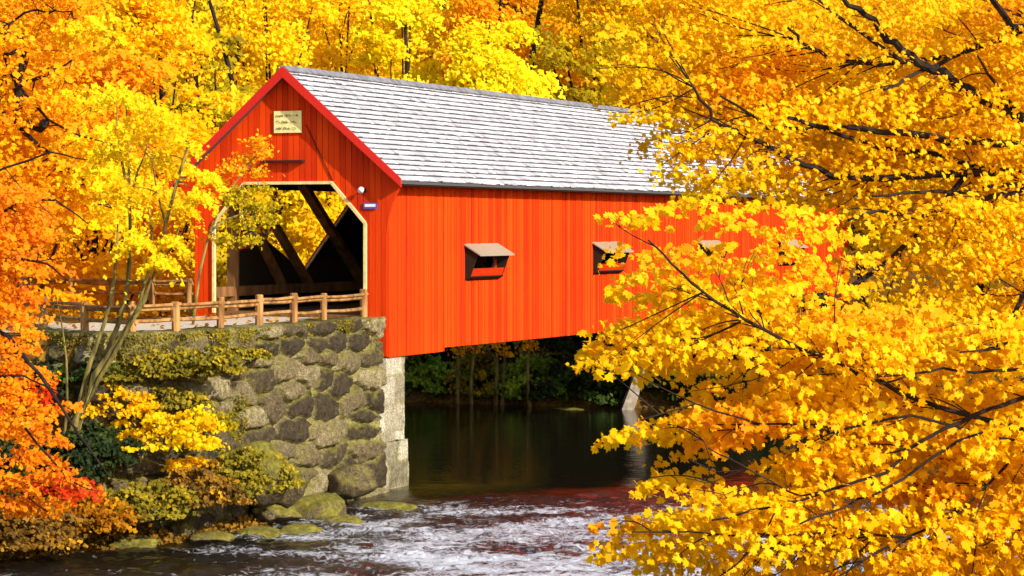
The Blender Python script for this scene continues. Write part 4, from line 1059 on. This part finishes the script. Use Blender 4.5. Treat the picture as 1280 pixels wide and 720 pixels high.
maple('nearest golden maple with large leaves hanging over the rapids at lower right',baseA,18,mainsA,spA,GOLD,.044,62,72,
      trunk_pts=[baseA-Vector((0,0,.1)),baseA+Vector((.05,0,1.2)),Vector((5.0,18.7,4.4)),Vector((4.8,18.6,5.2)),Vector((5.0,18.6,6.2))],rtrunk=.14,spw=.34,mat2=ORNG,sel2=lambda x,y:(math.sin(x*.017+y*.021)+math.sin(y*.034-x*.011))>1.45,twig=.006)

# ---- flame coloured maple at the left edge
mainsC=[([(-120,420),(-40,400),(10,420),(50,470),(90,530),(118,570),(140,600)],40.5,39.4,.06,.01),([(-120,430),(-30,470),(20,520),(60,570),(95,610)],40.5,39.6,.05,.01),
 ([(-120,400),(-40,340),(20,320),(60,330),(85,350)],40.5,39.5,.05,.01),([(-100,340),(-20,280),(30,250),(70,250),(110,280)],40.5,39.8,.05,.01),([(-120,470),(-40,560),(20,610),(60,640)],40.5,39.6,.04,.01),
 ([(-20,470),(30,470),(60,485),(84,500)],40.2,39.4,.02,.008),([(-100,300),(-20,220),(60,190),(110,200)],40.8,40.2,.04,.01)]
polyC=[(-60,215),(30,225),(60,260),(75,300),(80,330),(70,345),(52,355),(40,375),(55,392),(30,410),(45,440),(66,470),(92,492),(88,520),(60,525),(75,560),(100,585),(118,605),(112,625),(80,622),(62,642),(30,640),(0,630),(-60,630)]
rg=random.Random(4)
spC=scatter(polyC,200,lambda x,y,r: 39.2+r.random()*2.6,thin=[(20,560,30,10,.3),(60,600,14,8,.3)],seed=21,sc=(.6,1.1))
baseC=P(-140,700,40.6); baseC.z=gz(baseC.x,baseC.y)-.1
maple('flame orange maple drooping its sprays to the water at the left edge',baseC,40,mainsC,spC,REDM,.055,85,73,side=1,
      trunk_pts=[baseC-Vector((0,0,.1)),baseC+Vector((.1,0,1.5)),P(-130,480,40.5),P(-110,330,40.7),P(-90,180,41)],rtrunk=.16,spw=.5,shape=SMALL,twig=.012,mat2=SCAR,sel2=lambda x,y:((x-66)/24)**2+((y-490)/15)**2<rg.uniform(.7,1.6) or (x>75 and y>595 and random.random()<.3))
# ---- orange tree high on the left with dark bare limbs
mainsD=[([(22,110),(26,80),(30,60),(28,42)],53,53,.09,.05),([(28,112),(60,92),(90,75)],53,52.4,.05,.02),([(30,62),(5,70),(2,60),(12,30),(40,12),(60,16),(90,14)],53,52.5,.05,.015),([(32,110),(34,75),(33,50)],53.2,53.2,.04,.02),([(14,108),(10,85),(0,60)],53,53,.05,.02),([(26,110),(60,150),(100,170),(140,180)],53,52.4,.04,.01),([(26,230),(24,160),(22,110)],53,53,.11,.09),([(24,200),(60,190),(110,230),(140,260)],53,52.4,.05,.01)]
polyD=[(-80,-30),(60,-30),(100,0),(110,45),(70,75),(100,110),(150,150),(160,200),(150,260),(120,300),(60,290),(0,300),(-80,300)]
spD=scatter(polyD,240,lambda x,y,r: 52+r.random()*4,holes=[(22,85,30,26),(75,92,20,10)],seed=33,sc=(.7,1.3))
baseD=P(26,0,53.0); baseD.z=gz(baseD.x,baseD.y)-.1
maple('amber maple with dark bare limbs showing at the upper left',baseD,53,mainsD,spD,ORNG,.085,60,74,
      trunk_pts=[baseD-Vector((0,0,.1)),P(28,330,53),P(26,225,53)],rtrunk=.17,spw=.75,shape=SMALL,mat2=YELO,sel2=lambda x,y:x>85,twig=.016)

# ------------------------------------------------------------------ light, sky, camera
EL=27; sx,sy=.71,-.70; l=math.hypot(sx,sy); sx/=l; sy/=l
w=bpy.data.worlds.new('World'); scene.world=w; w.use_nodes=True; nt=w.node_tree
sky=nt.nodes.new('ShaderNodeTexSky'); sky.sky_type='NISHITA'; sky.sun_disc=False; sky.sun_elevation=R(EL); sky.sun_rotation=math.atan2(sx,sy)
bgn=nt.nodes['Background']; nt.links.new(sky.outputs[0],bgn.inputs[0]); bgn.inputs[1].default_value=.15
sl_=bpy.data.lights.new('sun','SUN'); sl_.energy=3.9; sl_.angle=R(.5); sl_.color=(1,.93,.80)
so=bpy.data.objects.new('sun',sl_); COL.objects.link(so)
dv=Vector((sx*math.cos(R(EL)),sy*math.cos(R(EL)),math.sin(R(EL)))); so.rotation_euler=dv.to_track_quat('Z','Y').to_euler(); so.location=(40,-40,60)
cam=bpy.data.cameras.new('camera'); co=bpy.data.objects.new('camera',cam); COL.objects.link(co)
co.location=(0,0,CH); co.rotation_euler=(R(90),0,0); cam.lens=36*F/1280; cam.sensor_width=36; cam.shift_y=-75/1280; cam.clip_end=2000; cam.clip_start=.1
scene.camera=co
scene.view_settings.view_transform='Standard'; scene.view_settings.look='None'; scene.view_settings.exposure=.85; scene.view_settings.gamma=1
scene.cycles.max_bounces=6; scene.cycles.diffuse_bounces=3; scene.cycles.glossy_bounces=3; scene.cycles.transmission_bounces=4
scene.cycles.use_denoising=True
